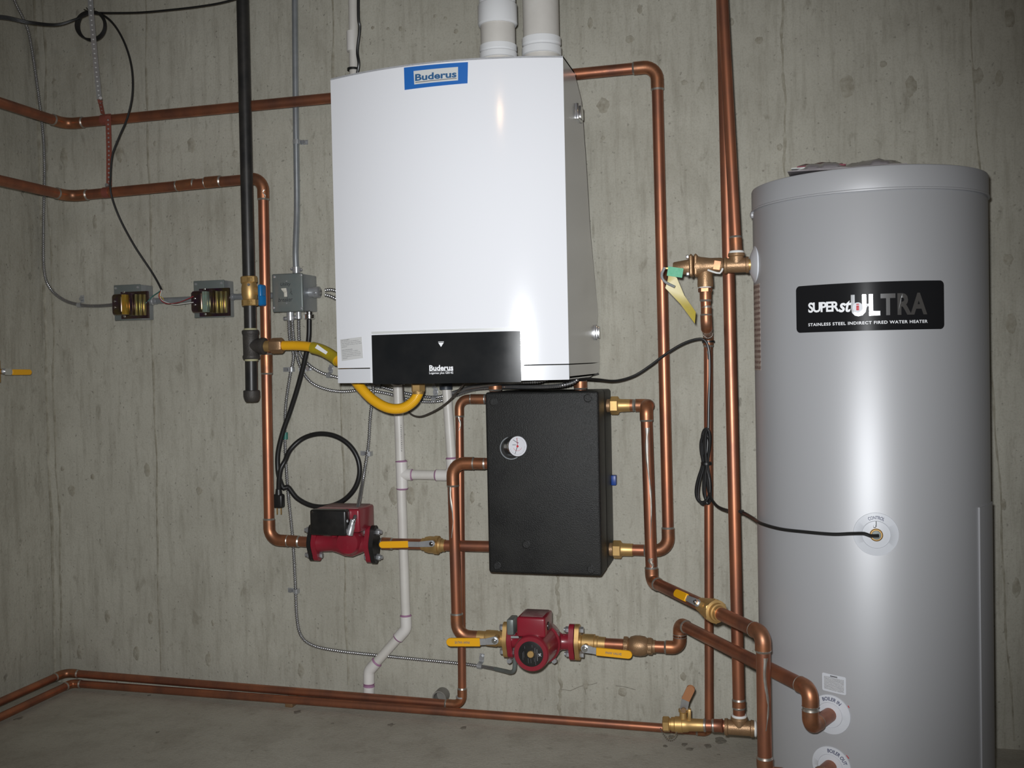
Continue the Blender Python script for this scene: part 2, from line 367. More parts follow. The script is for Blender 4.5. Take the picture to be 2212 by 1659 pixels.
def hexnut(bm, a, b, r, ch=0.12):
    a, b = Vector(a), Vector(b); L = (b-a).length
    return lathe(bm, a, b-a, [(0, r*(1-ch)), (L*0.12, r), (L*0.88, r), (L, r*(1-ch))], 6, rot=PI/6)
def bolt(parent, p, d, r=0.007, L=0.012, stud=0.0, name='bolt'):
    p, d = Vector(p), Vector(d).normalized(); bm = hexnut(NB(), p, p + d*L, r, 0.08)
    if stud: cyl(bm, p + d*L, p + d*(L+stud), r*0.6, 10)
    return obj(name, bm, 'bolt', parent)

# ================================================================== THE ROOM
WALLX = -2.165; FR = 3.4
bm = NB(); abox(bm, WALLX-0.2, 2.6, 0, 0.2, -0.1, 2.75); wall_back = struct('wall_back', bm, 'wall')
bm = NB(); abox(bm, WALLX-0.2, WALLX, -FR-0.6, 0, -0.1, 2.75); wall_left = struct('wall_left', bm, 'wall')
bm = NB(); abox(bm, WALLX-0.2, 2.6, -FR-0.6, 0.2, -0.1, 0.0); floor = struct('floor', bm, 'floor')
# form seams: thin uneven ridges left by the formwork
def seam(parent, top, bot, s=0.0, wdt=0.004, amp=0.0025, proud=0.002):
    bm = NB(); K = 70; rows = []; ph = random.random()*9
    for i in range(K+1):
        t = i/K; c = top.lerp(bot, t); w = wdt*(0.5+random.random()*0.9); j = amp*(math.sin(t*23+ph)+0.6*math.sin(t*61+ph*2))
        pr = proud*(0.3+0.7*random.random())
        rows.append([bm.verts.new(c + X*(j-w)), bm.verts.new(c + X*(j-w*0.2) - Y*pr), bm.verts.new(c + X*(j+w))])
    for i in range(K):
        for q in range(2): bm.faces.new((rows[i][q], rows[i][q+1], rows[i+1][q+1], rows[i+1][q]))
    return obj('form_seam', bm, 'ridge', parent, sharp=70)
for (a, b, w) in (((316, 0), (347, 1450), 0.0035), ((717, 0), (752, 1480), 0.0035), ((1205, 1240), (1211, 1560), 0.0045), ((1686, 0), (1698, 420), 0.003), ((2070, 0), (2190, 1600), 0.0025), ((1137, 0), (1190, 900), 0.002)):
    p, q = W(*a), W(*b); xm = (p.x+q.x)/2
    seam(wall_back, Vector((p.x, 0, p.z + (0.55 if a[1] == 0 else 0))), Vector((q.x, 0, max(0.0, q.z))), wdt=w)
c = W(97, 700); seam(wall_back, Vector((WALLX+0.004, 0, 2.7)), Vector((WALLX+0.004, 0, 0)), wdt=0.006, proud=0.004); seam(wall_back, Vector((WALLX+0.035, 0, 2.7)), Vector((WALLX+0.03, 0, 0)), wdt=0.004, amp=0.004)
# patched tie holes and honeycombed spots
TP = [(1830,187,17,26),(1968,187,13,24),(2112,165,12,20),(2158,170,9,20),(1908,138,8,8),(1303,228,15,18),(1303,298,5,5),(1560,170,6,9),(1517,185,5,9),(1478,178,8,6),(1640,87,10,9),(1684,318,7,8),(1580,47,6,9),
      (138,338,11,20),(258,330,10,22),(413,312,11,19),(508,332,8,9),(205,480,6,18),(117,178,6,10),(172,165,7,8),(352,620,5,9),(640,640,9,10),(850,1070,11,22),(887,1070,10,22),(1020,1075,6,14),(70,905,7,10),(318,1015,9,17),(135,1012,6,6),
      (200,1030,6,7),(155,1060,10,14),(430,1060,9,10),(232,1330,8,16),(325,1335,7,14),(172,1410,8,18),(295,1412,9,16),(450,1425,8,18),(650,1448,8,18),(460,1345,4,8),(1476,1462,8,10),(1265,1480,7,12),(1345,1495,10,12),(2180,40,12,24),(2185,700,12,26),(2178,560,10,14),
      (2196,1270,9,24),(2168,1090,6,16),(1275,50,6,14),(1382,20,6,12),(1360,85,10,9),(1020,300,1,1),(940,35,5,5),(962,40,5,5),(985,67,6,6),(865,62,5,6),(838,62,4,4),(805,60,4,4),(335,310,5,6),(540,470,5,6)]
for (px, py, rx, ry) in TP:
    c = W(px, py); ax = M_of(rx, c); az = M_of(ry, c); bm = NB(); n = 14; ph = random.random()*6
    rim = [bm.verts.new(c + X*(ax*math.cos(2*PI*k/n)*(0.8+0.35*random.random())) + Z*(az*math.sin(2*PI*k/n)*(0.8+0.35*random.random())) + Y*0.0005) for k in range(n)]
    mid = [bm.verts.new(c.lerp(v.co, 0.72) - Y*(0.0010+0.0014*random.random())) for v in rim]; cc = bm.verts.new(c - Y*0.0006)
    for k in range(n):
        bm.faces.new((rim[k], rim[(k+1) % n], mid[(k+1) % n], mid[k])); bm.faces.new((mid[k], mid[(k+1) % n], cc))
    obj('tie_hole_patch', bm, 'patch', wall_back, sharp=80)
# hairline cracks near the lower pump
for pts in ([(1212, 1489), (1232, 1492), (1250, 1484), (1262, 1480), (1276, 1479), (1290, 1475)], [(1330, 1481), (1352, 1484), (1373, 1490)], [(1262, 1480), (1266, 1500)], [(1196, 30), (1180, 4)]):
    P_ = [W(*q, 0.0) for q in pts]; bm = NB()
    for a_, b_ in zip(P_, P_[1:]): 
        d_ = (b_-a_).normalized(); n_ = Vector((-d_.z, 0, d_.x))*0.0008; vs_ = [bm.verts.new(v - Y*0.0006) for v in (a_-n_, b_-n_, b_+n_, a_+n_)]; bm.faces.new(vs_)
    obj('hairline_crack', bm, 'dirt', wall_back)
# grit on the slab
GR = [(1450,1592,9),(1437,1612,6),(1478,1608,9),(1555,1600,16),(1490,1618,9),(1530,1612,10),(40,1552,9),(340,1582,5),(642,1538,9),(718,1563,4),(845,1566,8),(1001,1573,8),(1552,1630,4),(290,1612,3),(545,1622,3),(322,1502,4)]
for (px, py, r) in GR:
    c = WZ(px, py, 0.0); w = M_of(r, c); bm = NB(); n = 11
    rim = [bm.verts.new(c + X*(w*math.cos(2*PI*k/n)*(0.6+0.6*random.random())) + Y*(w*1.3*math.sin(2*PI*k/n)*(0.6+0.6*random.random()))) for k in range(n)]
    cc = bm.verts.new(c + Z*0.0015)
    for k in range(n): bm.faces.new((rim[k], rim[(k+1) % n], cc))
    obj('grit_stain', bm, 'dirt', floor, sharp=80)

# ================================================================== THE BOILER
BXL, BXR = -1.0035, -0.4435; BSC, BOW = 0.418, 0.052; BZ1 = CAMP.z+0.672; BZ0 = CAMP.z-0.047
def bow_s(x):
    t = (x-(BXL+BXR)/2)/((BXR-BXL)/2); return BSC + BOW*(1-t*t)
def BF(px, py):                                   # pixel -> (x, z) on the bowed front
    s = BSC
    for _ in range(12): p = W(px, py, s); s = bow_s(min(BXR, max(BXL, p.x)))
    return p.x, p.z
def bow_patch(TL, TR, BR, BL, off, t=0.0015, nx=14, nz=2):
    """curved sheet lying off metres in front of the bowed front; corners given as (x, z)"""
    bm = NB(); A = []; B = []
    for j in range(nz+1):
        v = j/nz; ra = []; rb = []
        for i in range(nx+1):
            u = i/nx
            x = (TL[0]*(1-u)+TR[0]*u)*(1-v) + (BL[0]*(1-u)+BR[0]*u)*v; z = (TL[1]*(1-u)+TR[1]*u)*(1-v) + (BL[1]*(1-u)+BR[1]*u)*v
            s = bow_s(x) + off; ra.append(bm.verts.new((x, -s, z))); rb.append(bm.verts.new((x, -(s-t), z)))
        A.append(ra); B.append(rb)
    for j in range(nz):
        for i in range(nx):
            bm.faces.new((A[j][i], A[j][i+1], A[j+1][i+1], A[j+1][i])); bm.faces.new((B[j][i], B[j+1][i], B[j+1][i+1], B[j][i+1]))
    for i in range(nx):
        bm.faces.new((A[0][i], B[0][i], B[0][i+1], A[0][i+1])); bm.faces.new((A[nz][i], A[nz][i+1], B[nz][i+1], B[nz][i]))
    for j in range(nz):
        bm.faces.new((A[j][0], A[j+1][0], B[j+1][0], B[j][0])); bm.faces.new((A[j][nx], B[j][nx], B[j+1][nx], B[j+1][nx]) if False else (A[j][nx], B[j][nx], B[j+1][nx], A[j+1][nx]))
    return bm
def bow_map(TL, BL, TR, off):
    def f(u, v, TL=Vector((TL[0], TL[1])), BL=Vector((BL[0], BL[1])), TR=Vector((TR[0], TR[1]))):
        p = BL + (TR-TL).normalized()*u + (TL-BL).normalized()*v; return Vector((p.x, -(bow_s(p.x)+off), p.y))
    return f
boiler = thing('gas_boiler', 'white wall-hung boiler with a bowed front and black control strip below', 'boiler', (-0.7235, -0.2, BZ0))
ZSEAM = BF(766, 796)[1]
pan = dict(TL=BF(805, 723), TR=BF(1122, 716)); pan['zb'] = BZ0 - 0.001
# cover: bowed front with sides whose rear edges are cut at a slant
def cover_outline(z):
    n = 28; return [Vector((BXL+(BXR-BXL)*i/n, -bow_s(BXL+(BXR-BXL)*i/n), z)) for i in range(n+1)]
bm = NB(); top = [bm.verts.new(p) for p in cover_outline(BZ1)]; bot = [bm.verts.new(p) for p in cover_outline(ZSEAM+0.0012)]
for i in range(len(top)-1): bm.faces.new((top[i], top[i+1], bot[i+1], bot[i]))
obj('front_cover', bm, 'white', boiler)
for i, sx in enumerate((BXR, BXL)):
    out = 1 if sx == BXR else -1
    edge = [(1240, 140), (1256, 218), (1266, 350), (1275, 500), (1292, 679), (1290, 700), (1293, 733), (1299, 734), (1302, 783)]
    pts = []
    for (px, py) in edge:
        q = WX(px, py, BXR); pts.append(Vector((sx, min(-0.004, q.y), q.z)))
    pts[0].z = BZ1; pts[-1].z = ZSEAM+0.0012
    poly = [Vector((sx, -BSC, BZ1))] + pts + [Vector((sx, -BSC, ZSEAM+0.0012))]
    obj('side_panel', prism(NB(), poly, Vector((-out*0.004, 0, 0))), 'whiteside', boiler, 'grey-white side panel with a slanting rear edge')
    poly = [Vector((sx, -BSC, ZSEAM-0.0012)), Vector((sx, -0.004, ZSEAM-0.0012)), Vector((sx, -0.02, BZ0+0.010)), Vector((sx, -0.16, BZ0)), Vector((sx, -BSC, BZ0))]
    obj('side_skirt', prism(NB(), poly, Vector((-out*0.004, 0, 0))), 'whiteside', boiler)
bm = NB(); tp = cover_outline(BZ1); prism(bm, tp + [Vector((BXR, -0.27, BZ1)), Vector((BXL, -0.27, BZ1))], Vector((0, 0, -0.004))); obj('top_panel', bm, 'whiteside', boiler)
bm = NB(); abox(bm, -0.93, -0.56, -0.40, 0.0, BZ0+0.012, BZ1-0.02, 0.004); obj('inner_body', bm, 'seamdark', boiler)
bm = NB(); bp_ = [p - Vector((0, -0.006, 0)) for p in cover_outline(BZ0+0.003)]; prism(bm, bp_ + [Vector((BXR, -0.02, BZ0+0.003)), Vector((BXL, -0.02, BZ0+0.003))], Vector((0, 0, 0.004))); obj('bottom_plate', bm, 'seamdark', boiler)
xl, xr = pan['TL'][0]-0.002, pan['TR'][0]+0.002
for (x0, x1) in ((BXL, xl), (xr, BXR)):
    obj('skirt_strip', bow_patch((x0, ZSEAM-0.0012), (x1, ZSEAM-0.0012), (x1, BZ0), (x0, BZ0), 0.0, 0.004, 8), 'skirt', boiler)
zt = (pan['TL'][1]+pan['TR'][1])/2
cp = obj('control_panel', bow_patch((xl, zt), (xr, zt), (xr, BZ0-0.003), (xl, BZ0-0.003), 0.0022, 0.006), 'gloss_black', boiler, 'glossy black control flap')
obj('panel_frame', bow_patch((xl-0.004, zt+0.008), (xr+0.004, zt+0.008), (xr+0.004, zt+0.0025), (xl-0.004, zt+0.0025), 0.0016, 0.004), 'badge_pale', boiler)
for x in (xl-0.0035, xr+0.0035): obj('panel_frame', bow_patch((x-0.003, zt+0.008), (x+0.003, zt+0.008), (x+0.003, BZ0), (x-0.003, BZ0), 0.0016, 0.004, 2), 'white', boiler)
# lettering and mark on the control flap
def on_bow(s, px0, py0, px1, py1, off, m, parent, bold=0.0, spacing=1.0, name='lettering', slope=0.0, cuts=0):
    x0, z1 = BF(px0, py0); x1, z0 = BF(px1, py1); dz = slope*(x1-x0)
    TL, TR, BL = (x0, z1), (x1, z1+dz), (x0, z0)
    return obj(name, textbm(s, x1-x0, z1-z0, bow_map(TL, BL, TR, off), bold, 0, spacing, cuts), m, parent)
on_bow('Buderus', 928, 789, 980, 800, 0.0028, 'print_white', cp, 0.03)
on_bow('Logamax plus GB142', 928, 803.5, 980, 808.5, 0.0028, 'print_white', cp, 0.015)
a, b = BF(928, 801.2), BF(980, 802.2); obj('underline', bow_patch((a[0], a[1]), (b[0], a[1]), (b[0], a[1]-0.0009), (a[0], a[1]-0.0009), 0.0028, 0.0005, 4), 'print_white', cp)
a, b, c_ = BF(947.5, 738), BF(959.5, 738), BF(953.5, 749.5)
bm = NB(); prism(bm, [Vector((x, -(bow_s(x)+0.0026), z)) for x, z in ((a[0], a[1]-0.0025), (b[0], a[1]-0.0025), (c_[0], c_[1]))], Vector((0, -0.0004, 0))); obj('arrow_mark', bm, 'print_white', cp)
obj('arrow_bar', bow_patch((a[0], a[1]), (b[0], a[1]), (b[0], a[1]-0.0011), (a[0], a[1]-0.0011), 0.0028, 0.0005, 2), 'print_white', cp)
# blue brand badge
cs = [BF(873, 146.5), BF(1011, 134.5), BF(1010, 180), BF(874.5, 194.5)]
bad = obj('brand_badge', bow_patch(*cs, 0.0016, 0.0022), 'blue', boiler, 'blue brand badge with a pale name field')
ci = [BF(894, 154), BF(990, 145), BF(990, 174), BF(895.5, 183)]
fld = obj('name_field', bow_patch(*ci, 0.0020, 0.0006), 'badge_pale', bad)
lw = (Vector(BF(987, 156))-Vector(BF(897.5, 160))).length
obj('lettering', textbm('Buderus', lw, 0.0155, bow_map(BF(897.5, 158), BF(897.5, 176), BF(987, 149.6), 0.0026), 0.032), 'badge_navy', bad)
p, q = BF(898, 178), BF(987, 168.8); obj('underline', bow_patch(p, q, (q[0], q[1]-0.0016), (p[0], p[1]-0.0016), 0.0026, 0.0005, 6), 'print_grey', bad)
# safety sticker
cs = [BF(735, 733.5), BF(781.5, 727.5), BF(784.5, 773.5), BF(738.5, 780)]
stk = obj('safety_sticker', bow_patch(*cs, 0.0007, 0.0004), 'sticker', boiler, 'small grey printed sticker at the lower corner')
lines = ['FOR YOUR SAFETY', 'Do not store or use gasoline or', 'other flammable vapors and liquids', 'in the vicinity of this or any other', 'appliance.', '', 'POUR VOTRE SECURITE', "Ne pas entreposer ni utiliser", "d'essence ou d'autres vapeurs ou", 'liquides inflammables a proximite', 'de cet appareil ou de tout autre', 'appareil.']
TLv, TRv, BLv = Vector(cs[0]), Vector(cs[1]), Vector(cs[3]); Hh = (TLv-BLv).length; Ww = (TRv-TLv).length
for i, s in enumerate(lines):
    if not s: continue
    y = Hh*(1 - (i+1.05)/13.2); u0 = Ww*0.05
    f = bow_map(cs[0], cs[3], cs[1], 0.0010)
    obj('fine_print', textbm(s, Ww*0.026*len(s), Hh*0.042, (lambda u, v, f=f, y=y, u0=u0: f(u+u0, v+y)), 0.02), 'print_grey', stk)
# chrome latches on the right side
for (a, b, w) in (((1248.5, 228), (1249.5, 262), 0.055), ((1286.5, 702), (1287.5, 735), 0.02)):
    p, q = WX(*a, BXR), WX(*b, BXR); bm = NB(); c0 = (p+q)/2
    abox(bm, BXR-0.001, BXR+0.006, c0.y-w/2, c0.y+w/2, q.z, p.z, 0.0015); abox(bm, BXR+0.005, BXR+0.010, c0.y-w*0.3, c0.y+w*0.3, q.z+0.004, p.z-0.004, 0.001); cyl(bm, (BXR+0.006, c0.y, p.z-0.004), (BXR+0.006, c0.y, q.z+0.004), 0.003, 8)
    obj('latch', bm, 'chrome', boiler, 'bright metal spring latch')

# ---- flue and air pipes
def vent(name, label, px_l, px_r, s, ytop, rings, pipe_rng):
    c = W((px_l+px_r)/2, 118, s); t = thing(name, label, 'pipe', (c.x, c.y, BZ1), 'plastic vent pipes above the boiler'); r = M_of((px_r-px_l)/2, c)
    base = Vector((c.x, c.y, BZ1-0.02))
    obj('pipe', cyl(NB(), base, Vector((c.x, c.y, 2.7)), r, 40), 'pvc', t)
    for (y0, y1, k, nm, m, prof) in rings:
        z0 = W((px_l+px_r)/2, y1, s).z; z1 = W((px_l+px_r)/2, y0, s).z; h = z1-z0
        obj(nm, lathe(NB(), (c.x, c.y, z0), Z, [(h*a, r*b*k) for a, b in prof], 44), m, t)
    return t
bead = [(0, 0.95), (0.04, 1.0), (0.42, 1.0), (0.5, 0.93), (0.58, 0.93), (0.64, 0.985), (0.97, 0.985), (1.0, 0.93)]
vent('vent_pipe', 'left plastic vent pipe with a wide white coupling above the boiler', 1039, 1114, 0.25, 0,
     [(100, 130, 1.09, 'collar', 'pvc_bright', bead), (10, 57, 1.14, 'coupling', 'pvc_bright', [(0, 0.93), (0.08, 1), (0.92, 1), (1, 0.94)]), (-60, 9, 1.06, 'elbow_socket', 'pvc_bright', [(0, 0.96), (0.06, 1), (1, 1)])], None)
vent('vent_pipe', 'right plain plastic vent pipe rising from a beaded white collar', 1131, 1209, 0.21, 0, [(84, 122, 1.10, 'collar', 'pvc_bright', bead)], None)

# ================================================================== HYDRAULIC HEADER IN ITS BLACK SHELL
HS = 0.215
p0 = W(1048, 848, HS); p1 = W(1289, 843, HS); p2 = W(1297, 1246, HS); HX0, HX1 = -0.700, -0.413; HZ1, HZ0 = CAMP.z-0.080, CAMP.z-0.533
hdr = thing('hydraulic_header', 'black insulated box with a round dial hung below the boiler', 'header', ((HX0+HX1)/2, -0.11, HZ0))
bm = NB(); abox(bm, HX0, HX1, -HS+0.0, -HS+0.088, HZ0, HZ1, 0.007, 3); shell = obj('front_shell', bm, 'foam', hdr)
bm = NB(); abox(bm, HX0, HX1, -HS+0.089, -0.02, HZ0+0.001, HZ1-0.001, 0.007, 3); obj('rear_shell', bm, 'foam', hdr)
bm = NB(); abox(bm, HX0+0.04, HX1-0.04, -0.022, 0.0, HZ0+0.05, HZ1-0.05); obj('wall_bracket', bm, 'zinc', hdr)
for (px, py) in ((1066, 868), (1270, 860), (1074, 1222), (1277, 1230), (1137, 1176)):
    c = W(px, py, HS); obj('shell_plug', lathe(NB(), c + Y*0.002, -Y, [(0, 0.0105), (0.003, 0.0105), (0.0036, 0.009), (0.0030, 0.0085), (0.0030, 0.0001)], 20), 'foam', hdr)
# thermometer, set at an angle in its well
gc = W(1117, 964, HS+0.030); wc = W(1104, 968, HS)
obj('dial_well', lathe(NB(), wc + Y*0.004, -Y, [(0, 0.0265), (0.0055, 0.0285), (0.0055, 0.0268), (0.0042, 0.0255)], 32, cap=False), 'emt', hdr)
obj('well_floor', lathe(NB(), wc + Y*0.002, -Y, [(0, 0.0268), (0.0025, 0.0268)], 32), 'pumpblack', hdr)
gn = Vector((0.66, -0.80, 0.06)).normalized(); gr = 0.0262
gauge = obj('thermometer', lathe(NB(), gc - gn*0.026, gn, [(0, gr*0.96), (0.022, gr*0.98), (0.026, gr), (0.029, gr*0.985), (0.029, gr*0.93), (0.0275, gr*0.92), (0.0275, 0.0001)], 36), 'chrome', hdr, 'round white dial thermometer with red hub')
gu = Z.cross(gn).normalized(); gu = -gu if gu.x < 0 else gu; gv = (Z - gn*Z.dot(gn)).normalized()
def G(u, v, d=0.0): return gc + gn*(0.0022+d) + gu*u*gr + gv*v*gr
obj('dial', lathe(NB(), gc + gn*0.0016, gn, [(0, gr*0.93), (0.0005, gr*0.93), (0.0005, 0.0001)], 36), 'dial', gauge)
bm = NB(); plate(bm, G(0, 0), G(-0.30, -0.72), 0.0016, gn, 0.0004, w1=0.0009); plate(bm, G(0, 0.33), G(-0.42, 0.62), 0.0011, gn, 0.0003); plate(bm, G(-0.14, 0.14), G(-0.52, 0.16), 0.0011, gn, 0.0003); obj('hand', bm, 'print_black', gauge)
bm = NB(); plate(bm, G(0, 0.05), G(-0.03, 0.78), 0.0013, gn, 0.0005); obj('hand', bm, 'w_red', gauge, 'dark red upper hand')
obj('hub', lathe(NB(), G(0, 0), gn, [(0, 0.0030), (0.0014, 0.0026), (0.0014, 0.0001)], 16), 'red_print', gauge, 'red hub'); obj('hub', lathe(NB(), G(0.06, 0.32), gn, [(0, 0.0017), (0.001, 0.0014), (0.001, 0.0001)], 12), 'primer', gauge)
bm = NB()
for k in range(27):
    a = math.radians(205 + k*(340-205+130)/26*0.5) if False else math.radians(195+k*6.2)
    plate(bm, G(0.80*math.cos(a), 0.80*math.sin(a)), G((0.70 if k % 5 == 0 else 0.74)*math.cos(a), (0.70 if k % 5 == 0 else 0.74)*math.sin(a)), 0.0004, gn, 0.0002)
for k in range(19):
    a = math.radians(20+k*7.5); plate(bm, G(0.78*math.cos(a), 0.78*math.sin(a)), G(0.72*math.cos(a), 0.72*math.sin(a)), 0.0003, gn, 0.0002)
obj('scale_marks', bm, 'print_grey', gauge)
bm = NB(); pts = [G(0.42*math.cos(math.radians(a)), -0.06+0.36*math.sin(math.radians(a)), 0.0001) for a in range(190, 352, 12)]; sweep(bm, pts, 0.0003, 6); obj('scale_arc', bm, 'red_print', gauge)
cpx = WX(1326, 1037, HX1+0.005); bm = NB(); abox(bm, HX1-0.002, HX1+0.012, cpx.y-0.010, cpx.y+0.010, cpx.z-0.013, cpx.z+0.013, 0.002); obj('blue_plug', bm, 'blue_cap', hdr, 'small blue plug on the side')
# unions on the right flank, couplings on the left and on top
US = 0.10
def union(parent, px, py, s, d, x_face, r=0.0235, tail=0.030):
    c = W(px, py, s); c = Vector((x_face, c.y, c.z)); d = Vector(d)
    obj('union_tail', cyl(NB(), c - d*0.02, c + d*0.012, r*0.72, 20), 'bronze', parent)
    obj('union_nut', hexnut(NB(), c + d*0.008, c + d*0.030, r), 'brass', parent)
    obj('union_tail', lathe(NB(), c + d*0.029, d, [(0, r*0.78), (0.006, r*0.70), (tail, r*0.68)], 20), 'brass', parent)
    return c + d*(0.029+tail)
uT = union(hdr, 1330, 876, 0.085, X, HX1); uB = union(hdr, 1334, 1187, 0.085, X, HX1)

# ================================================================== STORAGE TANK
TC = Vector((0.200, -0.290, 0)); TR = 0.242; TZ = CAMP.z+0.366
def TKhit(px, py, R=TR):
    d = ray(px, py); o = CAMP-TC; a = d.x*d.x+d.y*d.y; b = 2*(o.x*d.x+o.y*d.y); c = o.x*o.x+o.y*o.y-R*R
    t = (-b-math.sqrt(max(0, b*b-4*a*c)))/2/a; p = CAMP + d*t; return math.atan2(p.x-TC.x, -(p.y-TC.y)), p.z      # angle from -Y towards +X, height
def TP3(th, z, off=0.0): return Vector((TC.x+(TR+off)*math.sin(th), TC.y-(TR+off)*math.cos(th), z))
tank = thing('water_tank', 'tall silver cylindrical water heater tank with black nameplate', 'water heater', (TC.x, TC.y, 0))
zl = CAMP.z+0.317
obj('jacket', lathe(NB(), (TC.x, TC.y, 0.012), Z, [(0, TR-0.004), (0.004, TR), (zl-0.012-0.004, TR), (zl-0.012, TR-0.002)], 128), 'tank', tank)
obj('lid', lathe(NB(), (TC.x, TC.y, zl), Z, [(0, TR-0.003), (0.0, TR+0.0035), (0.003, TR+0.0035), (0.0045, TR+0.0018), (TZ-zl-0.005, TR+0.0018), (TZ-zl-0.0015, TR+0.0002), (TZ-zl, TR-0.004), (TZ-zl+0.004, TR*0.6), (TZ-zl+0.005, 0.0001)], 128), 'tank', tank)
obj('base_ring', lathe(NB(), (TC.x, TC.y, 0), Z, [(0, TR-0.012), (0.014, TR-0.012)], 64), 'rubber', tank)
for px in (1623, 2132):
    th, z = TKhit(px, 470 if px < 1800 else 437, TR+0.004); th = (-1.47 if px < 1800 else 1.62); obj('lid_screw', lathe(NB(), TP3(th, zl-0.006 if px < 1800 else zl-0.004, -0.002), Vector((math.sin(th), -math.cos(th), 0)), [(0, 0.008), (0.006, 0.007), (0.008, 0.004)], 12), 'tank', tank)
def tk_sheet(th0, th1, z0, z1, off, t=0.0012, rad=0.0, nx=24, tilt=0.0):
    """sheet wrapped on the tank, optional rounded corners"""
    bm = NB(); poly = []; w = (th1-th0)*TR; h = z1-z0
    if rad:
        for (cx_, cy_, a0) in ((w-rad, rad, -90), (w-rad, h-rad, 0), (rad, h-rad, 90), (rad, rad, 180)):
            poly += [(cx_+rad*math.cos(math.radians(a0+k*18)), cy_+rad*math.sin(math.radians(a0+k*18))) for k in range(6)]
    else: poly = [(0, 0), (w, 0), (w, h), (0, h)]
    # strips between sorted u positions
    us = sorted(set([round(p[0], 6) for p in poly] + [w*k/nx for k in range(nx+1)]))
    def vr(u):
        if not rad: return 0, h
        dlt = rad-u if u < rad else (u-(w-rad) if u > w-rad else 0)
        q = rad-math.sqrt(max(0, rad*rad-dlt*dlt)); return q, h-q
    cols = []
    for u in us:
        lo, hi = vr(u); th = th0+u/TR; dz = tilt*u
        cols.append([bm.verts.new(TP3(th, z0+lo+dz, off)), bm.verts.new(TP3(th, z0+hi+dz, off)), bm.verts.new(TP3(th, z0+hi+dz, off-t)), bm.verts.new(TP3(th, z0+lo+dz, off-t))])
    for a, b in zip(cols, cols[1:]):
        for k in range(4):
            f = (a[k], b[k], b[(k+1) % 4], a[(k+1) % 4])
            bm.faces.new(f)
    bm.faces.new(cols[0]); bm.faces.new(cols[-1][::-1]); bmesh.ops.remove_doubles(bm, verts=bm.verts, dist=1e-7)
    return bm
def tk_text(s, a, b, m, parent, bold=0.0, shear=0.0, off=0.0012, spacing=1.0, name='lettering', slope=0.0, cuts=0):
    """text from pixel a (top left) to pixel b (bottom right) wrapped on the tank"""
    t0, z1 = TKhit(*a); t1, _ = TKhit(*b); _, z0 = TKhit(a[0], b[1])
    return obj(name, textbm(s, (t1-t0)*TR, z1-z0, lambda u, v: TP3(t0+u/TR, z0+v+slope*u, off), bold, shear, spacing, cuts), m, parent)
t0, za = TKhit(1720, 616); t1, zb = TKhit(2038, 609); _, zc = TKhit(1722, 717); _, zd = TKhit(2038, 713)
np_ = obj('nameplate', tk_sheet(t0, t1, (zc+zd)/2, (za+zb)/2, 0.0012, 0.0016, 0.009, 40), 'plate_black', tank, 'black nameplate with chrome and white lettering')
tk_text('ULTRA', (1838, 637), (2002, 684), 'chrome', np_, 0.035, 0, 0.0017, 1.12, cuts=1)
tk_text('SUPER', (1747, 654), (1814, 676), 'print_white', np_, 0.03, 0, 0.0022, 0.86)
tk_text('st', (1812, 650), (1840, 675), 'print_white', np_, 0.025, 0.25, 0.0024, 0.95)
tk_text('r', (1866, 656), (1880, 675), 'print_white', np_, 0.03, 0.3, 0.0024)
th, zz = TKhit(1853, 664); nrm = Vector((math.sin(th), -math.cos(th), 0)); tan = Vector((math.cos(th), math.sin(th), 0))
obj('letter_disc', lathe(NB(), TP3(th, zz, 0.0016), nrm, [(0, 0.0100), (0.0008, 0.0098), (0.0008, 0.0001)], 24), 'esc', np_)
bm = NB(); c = TP3(th, zz, 0.0026); box(bm, c - Z*0.0012, tan, nrm, Z, 0.0052, 0.0006, 0.0095, 0.0002); box(bm, c + Z*0.0060, tan, nrm, Z, 0.0052, 0.0006, 0.0022, 0.0002); obj('letter_bar', bm, 'red_print', np_)
tk_text('STAINLESS STEEL INDIRECT FIRED WATER HEATER', (1747, 698.5), (2003, 705), 'print_white', np_, 0.02, 0, 0.0016, 1.12)
# escutcheons
def esc(px, py, R, words, arc0, arc1, rtxt, htxt, hole, tx='print_navy', dome=0.006):
    th, z = TKhit(px, py); nrm = Vector((math.sin(th), -math.cos(th), 0)); tan = Vector((math.cos(th), math.sin(th), 0)); c = TP3(th, z, -0.002)
    sag = TR - math.sqrt(TR*TR-R*R) if R < TR else 0
    def on(r, a, d=0.0):   # point on the disc, hugging the jacket
        p = c + tan*r*math.cos(a) + Z*r*math.sin(a); x = r*math.cos(a); return p - nrm*(TR-math.sqrt(TR*TR-x*x)) + nrm*(0.0035 + dome*(1-r/R) + d)
    bm = NB(); n = 48; rr = [R, R*0.985, R*0.64, R*0.62, R*0.60, 0.004]; dd = [-0.003, 0.0, 0.0, 0.0009, 0.0, 0.0]; rings = []
    for r, d in zip(rr, dd): rings.append([bm.verts.new(on(r, 2*PI*k/n, d)) for k in range(n)])
    for i in range(len(rr)-1):
        for k in range(n): bm.faces.new((rings[i][k], rings[i][(k+1) % n], rings[i+1][(k+1) % n], rings[i+1][k]))
    bm.faces.new(rings[-1]); e = obj('escutcheon', bm, 'esc', tank, 'white round escutcheon marked ' + words)
    L = math.radians(arc0-arc1)*rtxt
    obj('lettering', textbm(words, L, htxt, lambda u, v: on(rtxt+v, math.radians(arc0)-u/rtxt, 0.0008), 0.02, cuts=0), tx, e)
    return c + nrm*0.008, nrm, tan, e
cc, cn, ct, ce = esc(1892.5, 1154, 0.0432, 'CONTROL', 116, 62, 0.0300, 0.0068, 0)
b1, n1, tn1, e1 = esc(1794, 1543, 0.0405, 'BOILER IN', 118, 48, 0.0288, 0.0072, 0)
